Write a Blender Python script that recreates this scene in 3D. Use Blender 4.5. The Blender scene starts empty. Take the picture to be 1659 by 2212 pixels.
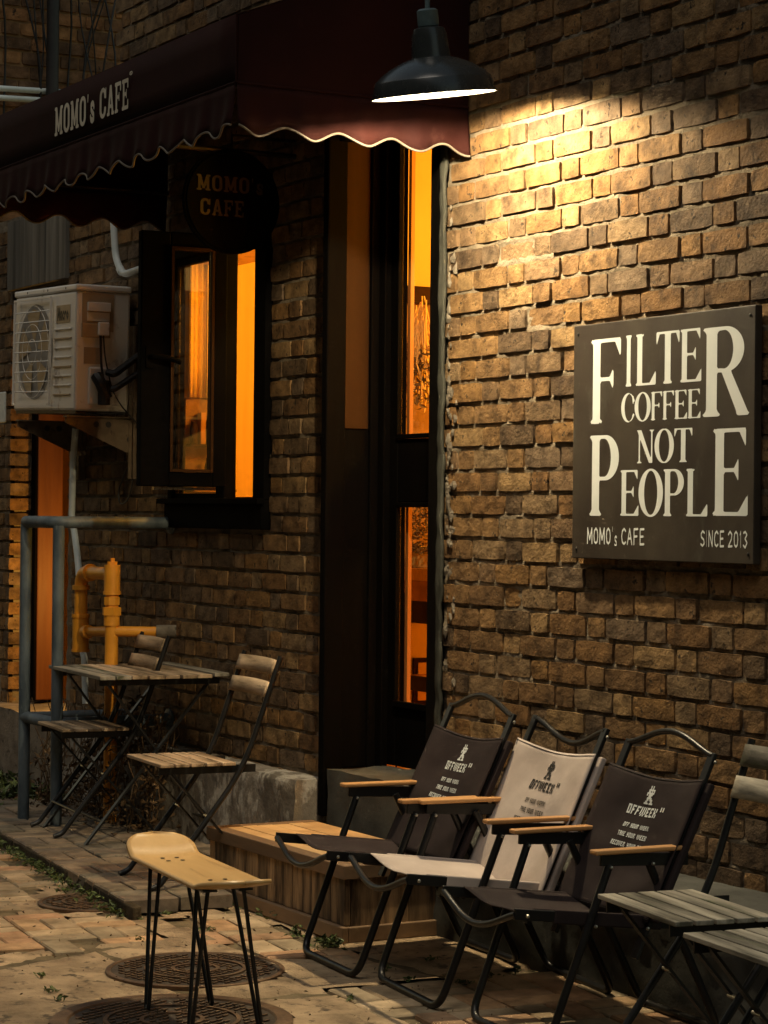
import bpy, math, random
import numpy as np
from mathutils import Vector, Matrix, noise
random.seed(7); RNG = np.random.RandomState(7)
C = bpy.context.scene.collection
PI = math.pi
# ------------------------------------------------------------------ camera
F = 5000.; CX = 829.5; CY = 1106.          # focal length in pixels of a 1659 x 2212 frame
TH = math.atan(2780/F); Z0 = F/581.
CAM = np.array([Z0*math.cos(TH), -Z0*math.sin(TH), 1.40])
fw = np.array([-math.cos(TH), math.sin(TH), 0.]); up0 = np.array([0, 0, 1.])
fw = fw*math.cos(9/F)+up0*math.sin(9/F)
rt = np.cross(fw, up0); rt /= np.linalg.norm(rt); up = np.cross(rt, fw)
r2 = rt*math.cos(.010)+up*math.sin(.010); u2 = up*math.cos(.010)-rt*math.sin(.010)
def ray(x, y): return fw+r2*(x-CX)/F-u2*(y-CY)/F
def W(x, y, o=0.):                          # photo measurement -> point on the wall plane (o = metres in front of it)
    d = ray(x, y); t = (-o-CAM[1])/d[1]; return CAM+t*d
def G(x, y, z=0.):                          # -> point on a level surface
    d = ray(x, y); t = (z-CAM[2])/d[2]; return CAM+t*d
def X(x, y, wx):                            # -> point on a plane square to the wall
    d = ray(x, y); t = (wx-CAM[0])/d[0]; return CAM+t*d
def proj(p):
    d = np.array(p, float)-CAM; z = d@fw
    return CX+F*(d@r2)/z, CY-F*(d@u2)/z, z
sc = bpy.context.scene
cd = bpy.data.cameras.new('camera'); cam = bpy.data.objects.new('camera', cd); C.objects.link(cam)
cd.sensor_fit = 'HORIZONTAL'; cd.sensor_width = 36; cd.lens = 36*F/1659.; cd.clip_start = .05; cd.clip_end = 300
m = Matrix.Identity(4)
for i in range(3):
    m[i][0] = r2[i]; m[i][1] = u2[i]; m[i][2] = -fw[i]; m[i][3] = CAM[i]
cam.matrix_world = m; sc.camera = cam
# ------------------------------------------------------------------ light
w = bpy.data.worlds.new('World'); sc.world = w; w.use_nodes = True
nt = w.node_tree; bg = nt.nodes['Background']; sky = nt.nodes.new('ShaderNodeTexSky')
sky.sky_type = 'NISHITA'; sky.sun_disc = False
SUN_EL, SUN_AZ = math.radians(8), math.radians(215)
sky.sun_elevation = SUN_EL; sky.sun_rotation = SUN_AZ; sky.air_density = 1.5; sky.dust_density = 4
nt.links.new(sky.outputs[0], bg.inputs[0]); bg.inputs[1].default_value = .125
sl = bpy.data.lights.new('sun', 'SUN'); so = bpy.data.objects.new('sun', sl); C.objects.link(so)
sl.energy = .56; sl.angle = math.radians(30); sl.color = (1, .88, .74)
sd = Vector((.30, -.38, .87)).normalized()
so.rotation_euler = sd.to_track_quat('Z', 'Y').to_euler()
vs = sc.view_settings; vs.view_transform = 'Standard'; vs.look = 'None'; vs.gamma = 1; vs.exposure = .25
try: vs.use_curve_mapping = False
except Exception: pass
# ------------------------------------------------------------------ object helpers
def tag(o, label=None, cat=None, group=None, kind=None):
    if label: o['label'] = label
    if cat: o['category'] = cat
    if group: o['group'] = group
    if kind: o['kind'] = kind
    return o
def thing(name, label, cat, loc=(0, 0, 0), rz=0, group=None):
    o = bpy.data.objects.new(name, None); C.objects.link(o); o.empty_display_size = .1
    o.location = loc; o.rotation_euler = (0, 0, rz); return tag(o, label, cat, group)
def copy_tree(o, parent=None):
    c = o.copy(); C.objects.link(c); c.parent = parent
    for ch in list(o.children): copy_tree(ch, c)
    return c
class MB:
    def __init__(s): s.v = []; s.f = []
    def add(s, v, f):
        n = len(s.v); s.v += [tuple(p) for p in v]; s.f += [tuple(i+n for i in q) for q in f]; return s
    def box(s, a, b, R=None, o=(0, 0, 0)):     # corner a to corner b, optional rotation matrix about o
        x0, y0, z0 = a; x1, y1, z1 = b
        v = [(x0, y0, z0), (x1, y0, z0), (x1, y1, z0), (x0, y1, z0), (x0, y0, z1), (x1, y0, z1), (x1, y1, z1), (x0, y1, z1)]
        if R is not None: v = [tuple(R@(Vector(p)-Vector(o))+Vector(o)) for p in v]
        return s.add(v, [(0, 3, 2, 1), (4, 5, 6, 7), (0, 1, 5, 4), (1, 2, 6, 5), (2, 3, 7, 6), (3, 0, 4, 7)])
    def bar(s, p, q, w, h, upv=(0, 0, 1)):    # rectangular bar from p to q
        p, q = Vector(p), Vector(q); d = (q-p).normalized(); a = d.cross(Vector(upv))
        if a.length < 1e-4: a = d.cross(Vector((1, 0, 0)))
        a.normalize(); b = a.cross(d); v = []
        for e in (p, q):
            for i, j in ((-1, -1), (1, -1), (1, 1), (-1, 1)): v.append(e+a*(i*w/2)+b*(j*h/2))
        return s.add(v, [(0, 3, 2, 1), (4, 5, 6, 7), (0, 1, 5, 4), (1, 2, 6, 5), (2, 3, 7, 6), (3, 0, 4, 7)])
    def tube(s, pts, r, n=10, cap=True):
        pts = [Vector(p) for p in pts]; k = len(pts); rs = r if isinstance(r, (list, tuple)) else [r]*k
        d0 = (pts[1]-pts[0]).normalized(); a = d0.orthogonal().normalized(); v = []; f = []
        for i in range(k):
            d = (pts[min(i+1, k-1)]-pts[max(i-1, 0)]).normalized()
            a = (a-d*a.dot(d)).normalized(); b = d.cross(a)
            for j in range(n):
                t = 2*PI*j/n; v.append(pts[i]+(a*math.cos(t)+b*math.sin(t))*rs[i])
        for i in range(k-1):
            for j in range(n):
                j2 = (j+1) % n; f.append((i*n+j, i*n+j2, (i+1)*n+j2, (i+1)*n+j))
        if cap: f.append(tuple(range(n-1, -1, -1))); f.append(tuple((k-1)*n+j for j in range(n)))
        return s.add(v, f)
    def lathe(s, prof, n=40, M=None):         # prof: (r,z) list, axis z
        v = []; f = []
        for r, z in prof:
            for j in range(n):
                t = 2*PI*j/n; p = Vector((r*math.cos(t), r*math.sin(t), z)); v.append(M@p if M is not None else p)
        for i in range(len(prof)-1):
            for j in range(n):
                j2 = (j+1) % n; f.append((i*n+j, i*n+j2, (i+1)*n+j2, (i+1)*n+j))
        return s.add(v, f)
    def disc(s, c, r, n=32, M=None):
        v = [Vector(c)+(M@Vector((r*math.cos(2*PI*j/n), r*math.sin(2*PI*j/n), 0)) if M is not None else Vector((r*math.cos(2*PI*j/n), r*math.sin(2*PI*j/n), 0))) for j in range(n)]
        return s.add(v, [tuple(range(n))])
    def grid(s, fn, nu, nv):                  # fn(u,v)->point
        v = [fn(i/nu, j/nv) for j in range(nv+1) for i in range(nu+1)]
        f = [(j*(nu+1)+i, j*(nu+1)+i+1, (j+1)*(nu+1)+i+1, (j+1)*(nu+1)+i) for j in range(nv) for i in range(nu)]
        return s.add(v, f)
    def build(s, name, mat, parent=None, smooth=False, bevel=0, loc=None, solid=0):
        me = bpy.data.meshes.new(name); me.from_pydata(s.v, [], s.f); me.update()
        if smooth:
            me.polygons.foreach_set('use_smooth', [True]*len(me.polygons))
            try: me.set_sharp_from_angle(angle=math.radians(42))
            except Exception: pass
        me.materials.append(mat)
        o = bpy.data.objects.new(name, me); C.objects.link(o)
        if parent: o.parent = parent
        if loc: o.location = loc
        if solid:
            b = o.modifiers.new('s', 'SOLIDIFY'); b.thickness = solid; b.offset = 0
        if bevel:
            b = o.modifiers.new('b', 'BEVEL'); b.width = bevel; b.segments = 2; b.limit_method = 'ANGLE'; b.angle_limit = math.radians(40)
        return o
def arc(pts, rad=.03, n=5):                   # round the corners of a polyline
    pts = [Vector(p) for p in pts]; o = [pts[0]]
    for i in range(1, len(pts)-1):
        a, b, c = pts[i-1], pts[i], pts[i+1]; u = (a-b); v = (c-b)
        r = min(rad, u.length*.45, v.length*.45); p = b+u.normalized()*r; q = b+v.normalized()*r
        for k in range(n+1):
            t = k/n; o.append(p.lerp(b, t).lerp(b.lerp(q, t), t))
    o.append(pts[-1]); return o
# ------------------------------------------------------------------ materials
def N(nt, t, **k):
    n = nt.nodes.new('ShaderNode'+t)
    for a, b in k.items(): setattr(n, a, b)
    return n
def M(name, c1, c2=None, rough=.6, scale=6, detail=6, metal=0, bump=0, bscale=60, stretch=(1, 1, 1), rnd=0, cols=None, spec=.5,
      world=False, spots=None, sscale=20, sth=.6, coat=0, bdist=.004, rvar=.15, contrast=(.35, .65), islands=True):
    m = bpy.data.materials.new(name); m.use_nodes = True; nt = m.node_tree; L = nt.links.new
    b = nt.nodes['Principled BSDF']; b.inputs['Roughness'].default_value = rough; b.inputs['Metallic'].default_value = metal
    b.inputs['Specular IOR Level'].default_value = spec; b.inputs['Coat Weight'].default_value = coat
    if world: co = N(nt, 'NewGeometry').outputs['Position']
    else: co = N(nt, 'TexCoord').outputs['Object']
    mp = N(nt, 'Mapping'); mp.inputs['Scale'].default_value = stretch; L(co, mp.inputs['Vector']); vec = mp.outputs[0]
    geo = N(nt, 'NewGeometry'); oi = N(nt, 'ObjectInfo')
    ad = N(nt, 'Math', operation='ADD'); L(geo.outputs['Random Per Island'], ad.inputs[0]); L(oi.outputs['Random'], ad.inputs[1])
    fr = N(nt, 'Math', operation='FRACT'); L(ad.outputs[0], fr.inputs[0]); R = fr.outputs[0]
    if not world:                             # every copy shows another piece of the grain
        va = N(nt, 'VectorMath', operation='SCALE'); cx = N(nt, 'CombineXYZ')
        for i in range(3): L(R, cx.inputs[i])
        L(cx.outputs[0], va.inputs[0]); va.inputs[3].default_value = 17.
        vb = N(nt, 'VectorMath', operation='ADD'); L(vec, vb.inputs[0]); L(va.outputs[0], vb.inputs[1]); vec = vb.outputs[0]
    no = N(nt, 'TexNoise'); no.inputs['Scale'].default_value = scale; no.inputs['Detail'].default_value = detail
    no.inputs['Roughness'].default_value = .6; L(vec, no.inputs['Vector'])
    rp = N(nt, 'ValToRGB'); L(no.outputs[0], rp.inputs[0]); e = rp.color_ramp.elements
    e[0].position, e[1].position = contrast; c2 = c2 or c1
    e[0].color = (*c1, 1); e[1].color = (*c2, 1); col = rp.outputs[0]
    if cols:
        rr = N(nt, 'ValToRGB'); L(R, rr.inputs[0]); rr.color_ramp.interpolation = 'CONSTANT'
        el = rr.color_ramp.elements
        while len(el) < len(cols): el.new(.5)
        for i, c in enumerate(cols): el[i].position = i/len(cols); el[i].color = (*c, 1)
        mx = N(nt, 'MixRGB', blend_type='MULTIPLY'); mx.inputs[0].default_value = 1
        L(rr.outputs[0], mx.inputs[1]); L(col, mx.inputs[2]); col = mx.outputs[0]
    elif rnd:
        hs = N(nt, 'HueSaturation'); ma = N(nt, 'MapRange'); ma.inputs[3].default_value = 1-rnd; ma.inputs[4].default_value = 1+rnd
        L(R, ma.inputs[0]); L(ma.outputs[0], hs.inputs['Value']); L(col, hs.inputs['Color']); col = hs.outputs[0]
    if spots:
        n2 = N(nt, 'TexNoise'); n2.inputs['Scale'].default_value = sscale; n2.inputs['Detail'].default_value = 8; n2.inputs['Roughness'].default_value = .7
        L(vec, n2.inputs['Vector']); r3 = N(nt, 'MapRange'); r3.inputs[1].default_value = sth; r3.inputs[2].default_value = sth+.08
        L(n2.outputs[0], r3.inputs[0]); mx = N(nt, 'MixRGB'); L(r3.outputs[0], mx.inputs[0]); L(col, mx.inputs[1]); mx.inputs[2].default_value = (*spots, 1); col = mx.outputs[0]
    L(col, b.inputs['Base Color'])
    n3 = N(nt, 'TexNoise'); n3.inputs['Scale'].default_value = bscale; n3.inputs['Detail'].default_value = 7; n3.inputs['Roughness'].default_value = .65; L(vec, n3.inputs['Vector'])
    if rvar:
        mr = N(nt, 'MapRange'); mr.inputs[3].default_value = max(.05, rough-rvar); mr.inputs[4].default_value = min(1, rough+rvar)
        L(n3.outputs[0], mr.inputs[0]); L(mr.outputs[0], b.inputs['Roughness'])
    if bump:
        bp = N(nt, 'Bump'); bp.inputs['Strength'].default_value = bump; bp.inputs['Distance'].default_value = bdist
        L(n3.outputs[0], bp.inputs['Height']); L(bp.outputs[0], b.inputs['Normal'])
    return m
BR = [(0.1826, 0.1098, 0.05018), (0.1582, 0.0933, 0.04265), (0.219, 0.1317, 0.0577), (0.1277, 0.08506, 0.04767), (0.1703, 0.1098, 0.06021), (0.2068, 0.118, 0.04516), (0.143, 0.1015, 0.06523), (0.2434, 0.1592, 0.07526), (0.0943, 0.06311, 0.03763), (0.1764, 0.09878, 0.04014), (0.2008, 0.1372, 0.07526)]
m_brick = M('brick_clay', (.38, .35, .32), (1.55, 1.5, 1.4), .88, scale=17, world=True, cols=BR, bump=1, bscale=70, bdist=.007, spots=(.025, .017, .010), sscale=34, sth=.575, spec=.25, contrast=(.32, .68))
m_mortar = M('mortar_lime', (0.1364, 0.1085, 0.0744), (0.2728, 0.2232, 0.155), .95, scale=9, world=True, bump=1, bscale=60, bdist=.009, spots=(0.0558, 0.0434, 0.0279), sscale=11, sth=.6, spec=.2)
m_bg = M('old_brick', (.5, .45, .4), (1.3, 1.2, 1.1), .9, scale=12, world=True, cols=[(.30, .16, .075), (.22, .13, .07), (.36, .20, .09), (.16, .10, .06)], bump=.9, bscale=50, bdist=.006, spots=(.03, .02, .015), sscale=20, spec=.2)
m_bgm = M('old_mortar', (.26, .15, .07), (.42, .25, .12), .95, scale=8, world=True, bump=.8, bscale=60, spec=.2)
m_black = M('black_wood', (.0012, .0009, .0007), (.003, .002, .0013), .8, scale=4, stretch=(1, 1, .15), bump=.25, bscale=40, world=True, spots=(.07, .045, .022), sscale=26, sth=.69, spec=.05)
m_brown = M('brown_wood', (0.0225, 0.008625, 0.001875), (0.039, 0.01575, 0.003375), .75, spec=.1, scale=5, stretch=(1, 1, .06), bump=.2, bscale=30, world=True)
m_orange = M('orange_wood', (.33, .12, .03), (.52, .24, .08), .55, scale=6, stretch=(1, 1, .08), bump=.3, bscale=30, world=True, spots=(.10, .04, .015), sscale=7, sth=.6)
m_jamb = M('red_brown_wood', (.10, .026, .005), (.20, .065, .014), .6, scale=6, stretch=(1, 1, .1), bump=.4, bscale=30, world=True, spots=(.06, .02, .006), sscale=8, sth=.6)
m_frame = M('dark_paint', (.0012, .001, .0008), (.003, .0024, .002), .8, spec=.04, scale=5, world=True, bump=.1, bscale=30, spots=(.02, .016, .012), sscale=40, sth=.72)
m_stone = M('concrete', (.12, .10, .075), (.27, .23, .175), .92, scale=7, world=True, bump=.8, bscale=45, bdist=.006, spots=(.06, .05, .04), sscale=13, sth=.57, spec=.25)
m_pil = M('worn_grey_paint', (0.027, 0.027, 0.0216), (0.06, 0.06, 0.0492), .9, scale=14, world=True, bump=.8, bscale=50, spots=(0.12, 0.102, 0.072), sscale=18, sth=.62, spec=.1, stretch=(1, 1, .4))
m_joint = M('sandy_joint', (.11, .085, .05), (.22, .17, .10), .97, scale=12, world=True, bump=1, bscale=60, bdist=.006, spec=.15)
m_plinth = M('painted_plinth', (0.16, 0.136, 0.104), (0.272, 0.232, 0.184), .9, scale=6, world=True, bump=1, bscale=45, bdist=.008, spots=(.48, .44, .37), sscale=8, sth=.48, spec=.25, stretch=(1, 1, .6))
m_stone2 = M('grey_concrete', (0.042, 0.042, 0.036), (0.09, 0.09, 0.078), .85, scale=4, world=True, bump=.5, bscale=45, spots=(0.024, 0.024, 0.021), sscale=9, sth=.6, spec=.25)
m_soil = M('soil', (0.036, 0.028, 0.016), (0.088, 0.068, 0.04), .98, scale=12, world=True, bump=1, bscale=50, bdist=.01, spec=.15)
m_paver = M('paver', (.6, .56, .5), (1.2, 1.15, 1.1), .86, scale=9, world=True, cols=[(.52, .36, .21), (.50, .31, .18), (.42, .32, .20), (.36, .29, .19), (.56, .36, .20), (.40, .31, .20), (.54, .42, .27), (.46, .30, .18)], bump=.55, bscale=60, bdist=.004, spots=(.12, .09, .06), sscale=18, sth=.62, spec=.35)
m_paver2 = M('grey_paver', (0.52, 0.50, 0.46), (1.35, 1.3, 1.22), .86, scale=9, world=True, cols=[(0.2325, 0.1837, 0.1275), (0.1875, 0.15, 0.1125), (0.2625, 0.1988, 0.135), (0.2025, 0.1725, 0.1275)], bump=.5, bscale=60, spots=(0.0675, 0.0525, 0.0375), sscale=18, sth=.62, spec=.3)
m_flag = M('flagstone', (.22, .155, .09), (.54, .39, .235), .85, scale=5, world=True, rnd=.22, bump=1, bscale=34, bdist=.009, spots=(.11, .08, .05), sscale=15, sth=.55, spec=.3)
m_iron = M('rusty_iron', (.10, .055, .03), (.19, .115, .06), .55, scale=12, world=True, bump=.6, bscale=70, metal=.3, spots=(.045, .03, .02), sscale=22, sth=.58)
m_irond = M('lid_dirt_shade', (.035, .024, .015), (.075, .052, .032), .8, scale=12, world=True, bump=.6, bscale=70)  # dirt, plus the shade between the treads put into the lid colour
m_fascia = M('maroon_canvas', (0.01674, 0.00372, 0.002976), (0.02604, 0.0062, 0.00465), .85, scale=3, bump=.15, bscale=220, bdist=.002, world=True, spec=.12, spots=(0.031, 0.00992, 0.00744), sscale=5, sth=.62)
m_piping = M('white_piping', (0.105, 0.084, 0.063), (0.168, 0.14, 0.105), .7, world=True)
m_white = M('sign_paint', (.74, .80, .78), (.86, .90, .88), .6, scale=8, world=True, bump=.1, bscale=60, spec=.3)
m_cream = M('cream_print', (.45, .40, .31), (.66, .60, .48), .6, scale=7, world=True)
m_board = M('chalkboard', (0.0279, 0.02046, 0.01488), (0.0527, 0.04216, 0.02976), .62, scale=5, world=True, bump=.2, bscale=40, stretch=(1, 1, .45), spots=(0.0589, 0.0527, 0.0403), sscale=4.5, sth=.56, spec=.3)
m_dimtext = M('brown_letter', (0.014, 0.0065, 0.003), (0.0225, 0.011, 0.0045), .6, world=True)
m_lampblk = M('black_enamel', (.022, .025, .025), (.032, .035, .035), .25, scale=5, bump=.05, bscale=30, spots=(.04, .04, .04), sscale=60, sth=.72, spec=.6)
m_lampin = M('white_enamel', (.30, .30, .28), (.42, .42, .38), .4, scale=20, bump=.3, bscale=90, spots=(.3, .26, .2), sscale=60, sth=.66)
m_socket = M('grey_green_socket', (.05, .08, .085), (.1, .145, .15), .5, scale=20, bump=.2)
m_acw = M('ac_enamel', (.74, .71, .64), (.84, .80, .73), .45, scale=3, bump=.05, bscale=20, spots=(.42, .35, .27), sscale=5, sth=.58, world=True)
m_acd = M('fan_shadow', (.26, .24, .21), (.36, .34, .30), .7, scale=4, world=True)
m_acy = M('ac_yellowed', (.36, .26, .15), (.44, .33, .2), .5, scale=5, world=True)
m_dark = M('dark_plastic', (.012, .011, .010), (.025, .022, .02), .55, scale=9, world=True, bump=.2)
m_rust = M('bracket', (.10, .07, .04), (.18, .13, .08), .6, scale=14, world=True, bump=.3, spots=(.04, .02, .012), sscale=18, metal=.2)
m_pvc = M('white_pipe', (.52, .58, .56), (.68, .73, .70), .5, scale=9, world=True, bump=.1, spots=(.2, .2, .18), sscale=18, sth=.62)
m_rail = M('grey_blue_paint', (.055, .075, .09), (.13, .165, .185), .5, scale=14, world=True, bump=.35, bscale=60, spots=(.16, .19, .19), sscale=16, sth=.63, stretch=(1, 1, .4))
m_yellow = M('yellow_pipe', (.72, .28, .02), (.86, .37, .035), .42, scale=8, world=True, bump=.2, bscale=50, spots=(.25, .12, .03), sscale=24, sth=.66)
m_slat = M('weathered_slat', (.07, .062, .042), (.47, .42, .32), .75, scale=15, bump=.7, bscale=28, bdist=.003, stretch=(.12, 1, 1), rnd=.35, contrast=(.36, .64), spots=(.085, .09, .045), sscale=12, sth=.56, spec=.3)
m_slatw = M('warm_slat', (.16, .11, .06), (.66, .48, .30), .75, scale=15, bump=.7, bscale=28, bdist=.003, stretch=(.12, 1, 1), rnd=.3, contrast=(.36, .64), spots=(.09, .07, .04), sscale=12, sth=.57, spec=.3)
m_metal = M('black_steel', (.006, .006, .006), (.014, .013, .012), .38, scale=9, bump=.1, bscale=60, spec=.4)
m_bolt = M('bolt', (.5, .48, .42), None, .3, metal=.9)
m_canvb = M('brown_canvas', (0.0231, 0.0154, 0.01485), (0.033, 0.02255, 0.0209), .8, scale=7, bump=.25, bscale=400, bdist=.001, spec=.2)
m_canvw = M('white_canvas', (0.48, 0.4, 0.344), (0.592, 0.504, 0.44), .8, scale=5, bump=.35, bscale=14, bdist=.004, spec=.2)
m_arm = M('arm_wood', (.50, .24, .08), (.66, .34, .12), .5, scale=8, bump=.1, bscale=40, stretch=(1, .1, 1))
m_printw = M('white_print', (0.688, 0.72, 0.688), None, .6)
m_printb = M('black_print', (.02, .018, .016), None, .7)
m_deck = M('maple', (.58, .34, .12), (.74, .48, .20), .42, scale=9, bump=.12, bscale=50, stretch=(.10, 1, 1), spots=(.40, .22, .08), sscale=14, sth=.60, contrast=(.3, .7))
m_pine = M('pine', (.46, .29, .13), (.68, .46, .22), .6, scale=6, bump=.35, bscale=24, stretch=(1, .12, .12), rnd=.12, spots=(.24, .16, .08), sscale=8, sth=.64)
m_pinev = M('weathered_plank', (.04, .022, .010), (.36, .235, .12), .7, scale=24, bump=.5, bscale=30, stretch=(1, 1, .12), rnd=.45, contrast=(.38, .62))
m_capw = M('cap_board', (.16, .10, .055), (.27, .17, .09), .65, scale=7, bump=.4, bscale=30, stretch=(.15, 1, 1), rnd=.15, world=True)
m_greyw = M('grey_board', (0.09, 0.081, 0.063), (0.207, 0.189, 0.153), .8, scale=14, bump=.7, bscale=30, stretch=(1, 1, .07), world=True, rnd=.2)
m_leaf = M('leaf', (.045, .07, .016), (.13, .16, .045), .6, scale=9, world=True, rnd=.5, rvar=.1)
m_dry = M('dry_leaf', (0.078, 0.045, 0.018), (0.156, 0.09, 0.036), .75, scale=9, world=True, rnd=.5)
m_yel = M('yellow_leaf', (.62, .40, .06), None, .6)
m_paint = M('amber_plaster', (.82, .56, .20), (.88, .62, .24), .8, scale=3, world=True, bump=.05)
m_curt = M('curtain', (.74, .46, .15), (.84, .54, .2), .9, scale=3, world=True, stretch=(6, 6, .3))
m_dull = M('dull_amber', (.20, .09, .03), (.36, .18, .06), .7, scale=14, world=True)
def glass(name, col=(1, 1, 1)):
    m = bpy.data.materials.new(name); m.use_nodes = True; nt = m.node_tree; nt.nodes.clear()
    o = N(nt, 'OutputMaterial'); mx = N(nt, 'MixShader'); t = N(nt, 'BsdfTransparent'); g = N(nt, 'BsdfGlossy'); mx.inputs[0].default_value = .07
    t.inputs[0].default_value = (*col, 1); g.inputs['Roughness'].default_value = .04
    L = nt.links.new; L(t.outputs[0], mx.inputs[1]); L(g.outputs[0], mx.inputs[2]); L(mx.outputs[0], o.inputs[0]); return m
m_glass = glass('window_glass', (.97, .95, .90)); m_clear = glass('door_glass', (.96, .95, .92))
def emit(name, col, s):
    m = bpy.data.materials.new(name); m.use_nodes = True; nt = m.node_tree; b = nt.nodes['Principled BSDF']
    b.inputs['Base Color'].default_value = (.8, .8, .8, 1); b.inputs['Emission Color'].default_value = (*col, 1); b.inputs['Emission Strength'].default_value = s; return m
def plight(name, loc, col, watts, r=.03):
    l = bpy.data.lights.new(name, 'POINT'); o = bpy.data.objects.new(name, l); C.objects.link(o); o.location = loc
    l.color = col; l.energy = watts; l.shadow_soft_size = r; return o
# ------------------------------------------------------------------ lettering (flat print built as thin meshes)
def R_(a, b, c, d): return lambda x, y: np.minimum(np.minimum(x-a, c-x), np.minimum(y-b, d-y))
def PO(*p):                                   # convex polygon, counter-clockwise
    def f(x, y):
        r = None
        for i in range(len(p)):
            x0, y0 = p[i]; x1, y1 = p[(i+1) % len(p)]; l = math.hypot(x1-x0, y1-y0)
            d = ((x1-x0)*(y-y0)-(y1-y0)*(x-x0))/l; r = d if r is None else np.minimum(r, d)
        return r
    return f
def EL(cx, cy, rx, ry): return lambda x, y: (1-np.sqrt(((x-cx)/rx)**2+((y-cy)/ry)**2))*min(rx, ry)
def U(*g):
    def f(x, y):
        r = g[0](x, y)
        for h in g[1:]: r = np.maximum(r, h(x, y))
        return r
    return f
def D_(a, *b):
    def f(x, y):
        r = a(x, y)
        for h in b: r = np.minimum(r, -h(x, y))
        return r
    return f
def I_(a, b): return lambda x, y: np.minimum(a(x, y), b(x, y))
def ST(pts, r):                               # stroked polyline
    def f(x, y):
        o = None
        for (x0, y0), (x1, y1) in zip(pts[:-1], pts[1:]):
            dx, dy = x1-x0, y1-y0; t = np.clip(((x-x0)*dx+(y-y0)*dy)/max(dx*dx+dy*dy, 1e-9), 0, 1)
            d = r-np.hypot(x-x0-t*dx, y-y0-t*dy); o = d if o is None else np.maximum(o, d)
        return o
    return f
# serif capitals in a unit box (x and y both 0..1)
T, t, s = .23, .045, .035
def serif(x0, x1, y, up=1): return U(R_(x0, min(y, y+up*t*.8), x1, max(y, y+up*t*.8)))
def brk(xa, xb, y, up): # bracket serif on a stem xa..xb
    e = .10; h = .07*up
    a = PO((xa-e, y), (xa, y), (xa, y+h)) if up > 0 else PO((xa-e, y), (xa, y+h), (xa, y))
    b = PO((xb, y), (xb+e, y), (xb, y+h)) if up > 0 else PO((xb, y), (xb, y+h), (xb+e, y))
    return U(a, b, R_(xa-e, min(y, y+.022*up), xb+e, max(y, y+.022*up)))
def stem(a, b, y0=0, y1=1): return U(R_(a, y0, b, y1), brk(a, b, y0, 1), brk(a, b, y1, -1))
SER = {
 'F': lambda: U(stem(.12, .12+T), R_(.12, 1-t, .98, 1), PO((.84, 1), (.80, 1-t), (.98, .76), (.98, 1)), R_(.3, .50, .72, .50+t), PO((.62, .525), (.76, .38), (.76, .66))),
 'E': lambda: U(stem(.12, .12+T), R_(.12, 1-t, .93, 1), PO((.76, 1-t), (.93, .78), (.93, 1), (.76, 1)), R_(.12, 0, .95, t), PO((.74, 0), (.99, 0), (.99, .25), (.74, t)), R_(.3, .50, .70, .50+t), PO((.60, .525), (.74, .39), (.74, .66))),
 'I': lambda: stem(.36, .64),
 'L': lambda: U(stem(.12, .12+T), R_(.12, 0, .94, t), PO((.66, 0), (.98, 0), (.98, .28), (.70, t))),
 'T': lambda: U(R_(.38, 0, .62, 1), brk(.38, .62, 0, 1), R_(.02, 1-t, .98, 1), PO((.02, 1), (.02, .72), (.16, 1-t), (.16, 1)), PO((.84, 1), (.84, 1-t), (.98, .72), (.98, 1))),
 'R': lambda: U(stem(.10, .10+T), D_(I_(U(EL(.50, .745, .40, .255), R_(.2, .49, .5, 1)), R_(.1, .49, 1, 1)), U(EL(.48, .745, .19, .215), R_(.33, .535, .48, .957))), PO((.40, .53), (.78, 0), (1.02, 0), (.60, .53)), R_(.72, 0, 1.07, .024)),
 'P': lambda: U(stem(.10, .10+T), D_(I_(U(EL(.52, .72, .42, .28), R_(.2, .44, .52, 1)), R_(.1, .44, 1, 1)), U(EL(.48, .72, .21, .235), R_(.33, .485, .48, .955)))),
 'O': lambda: D_(EL(.5, .5, .5, .52), EL(.5, .5, .27, .475)),
 'C': lambda: U(D_(EL(.52, .5, .52, .52), EL(.58, .5, .33, .475), R_(.74, .30, 1.2, .70), PO((.62, .5), (1.3, .0), (1.3, .9))), PO((.84, .62), (.90, .62), (.92, .92), (.80, .86)), PO((.80, .14), (.95, .24), (.90, .30), (.80, .2))),
 'N': lambda: U(R_(.12, 0, .19, 1), brk(.12, .19, 0, 1), R_(.81, 0, .88, 1), brk(.81, .88, 1, -1), PO((.02, 1), (.70, 0), (.88, 0), (.26, 1)), R_(.0, .976, .2, 1)),
}
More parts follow.
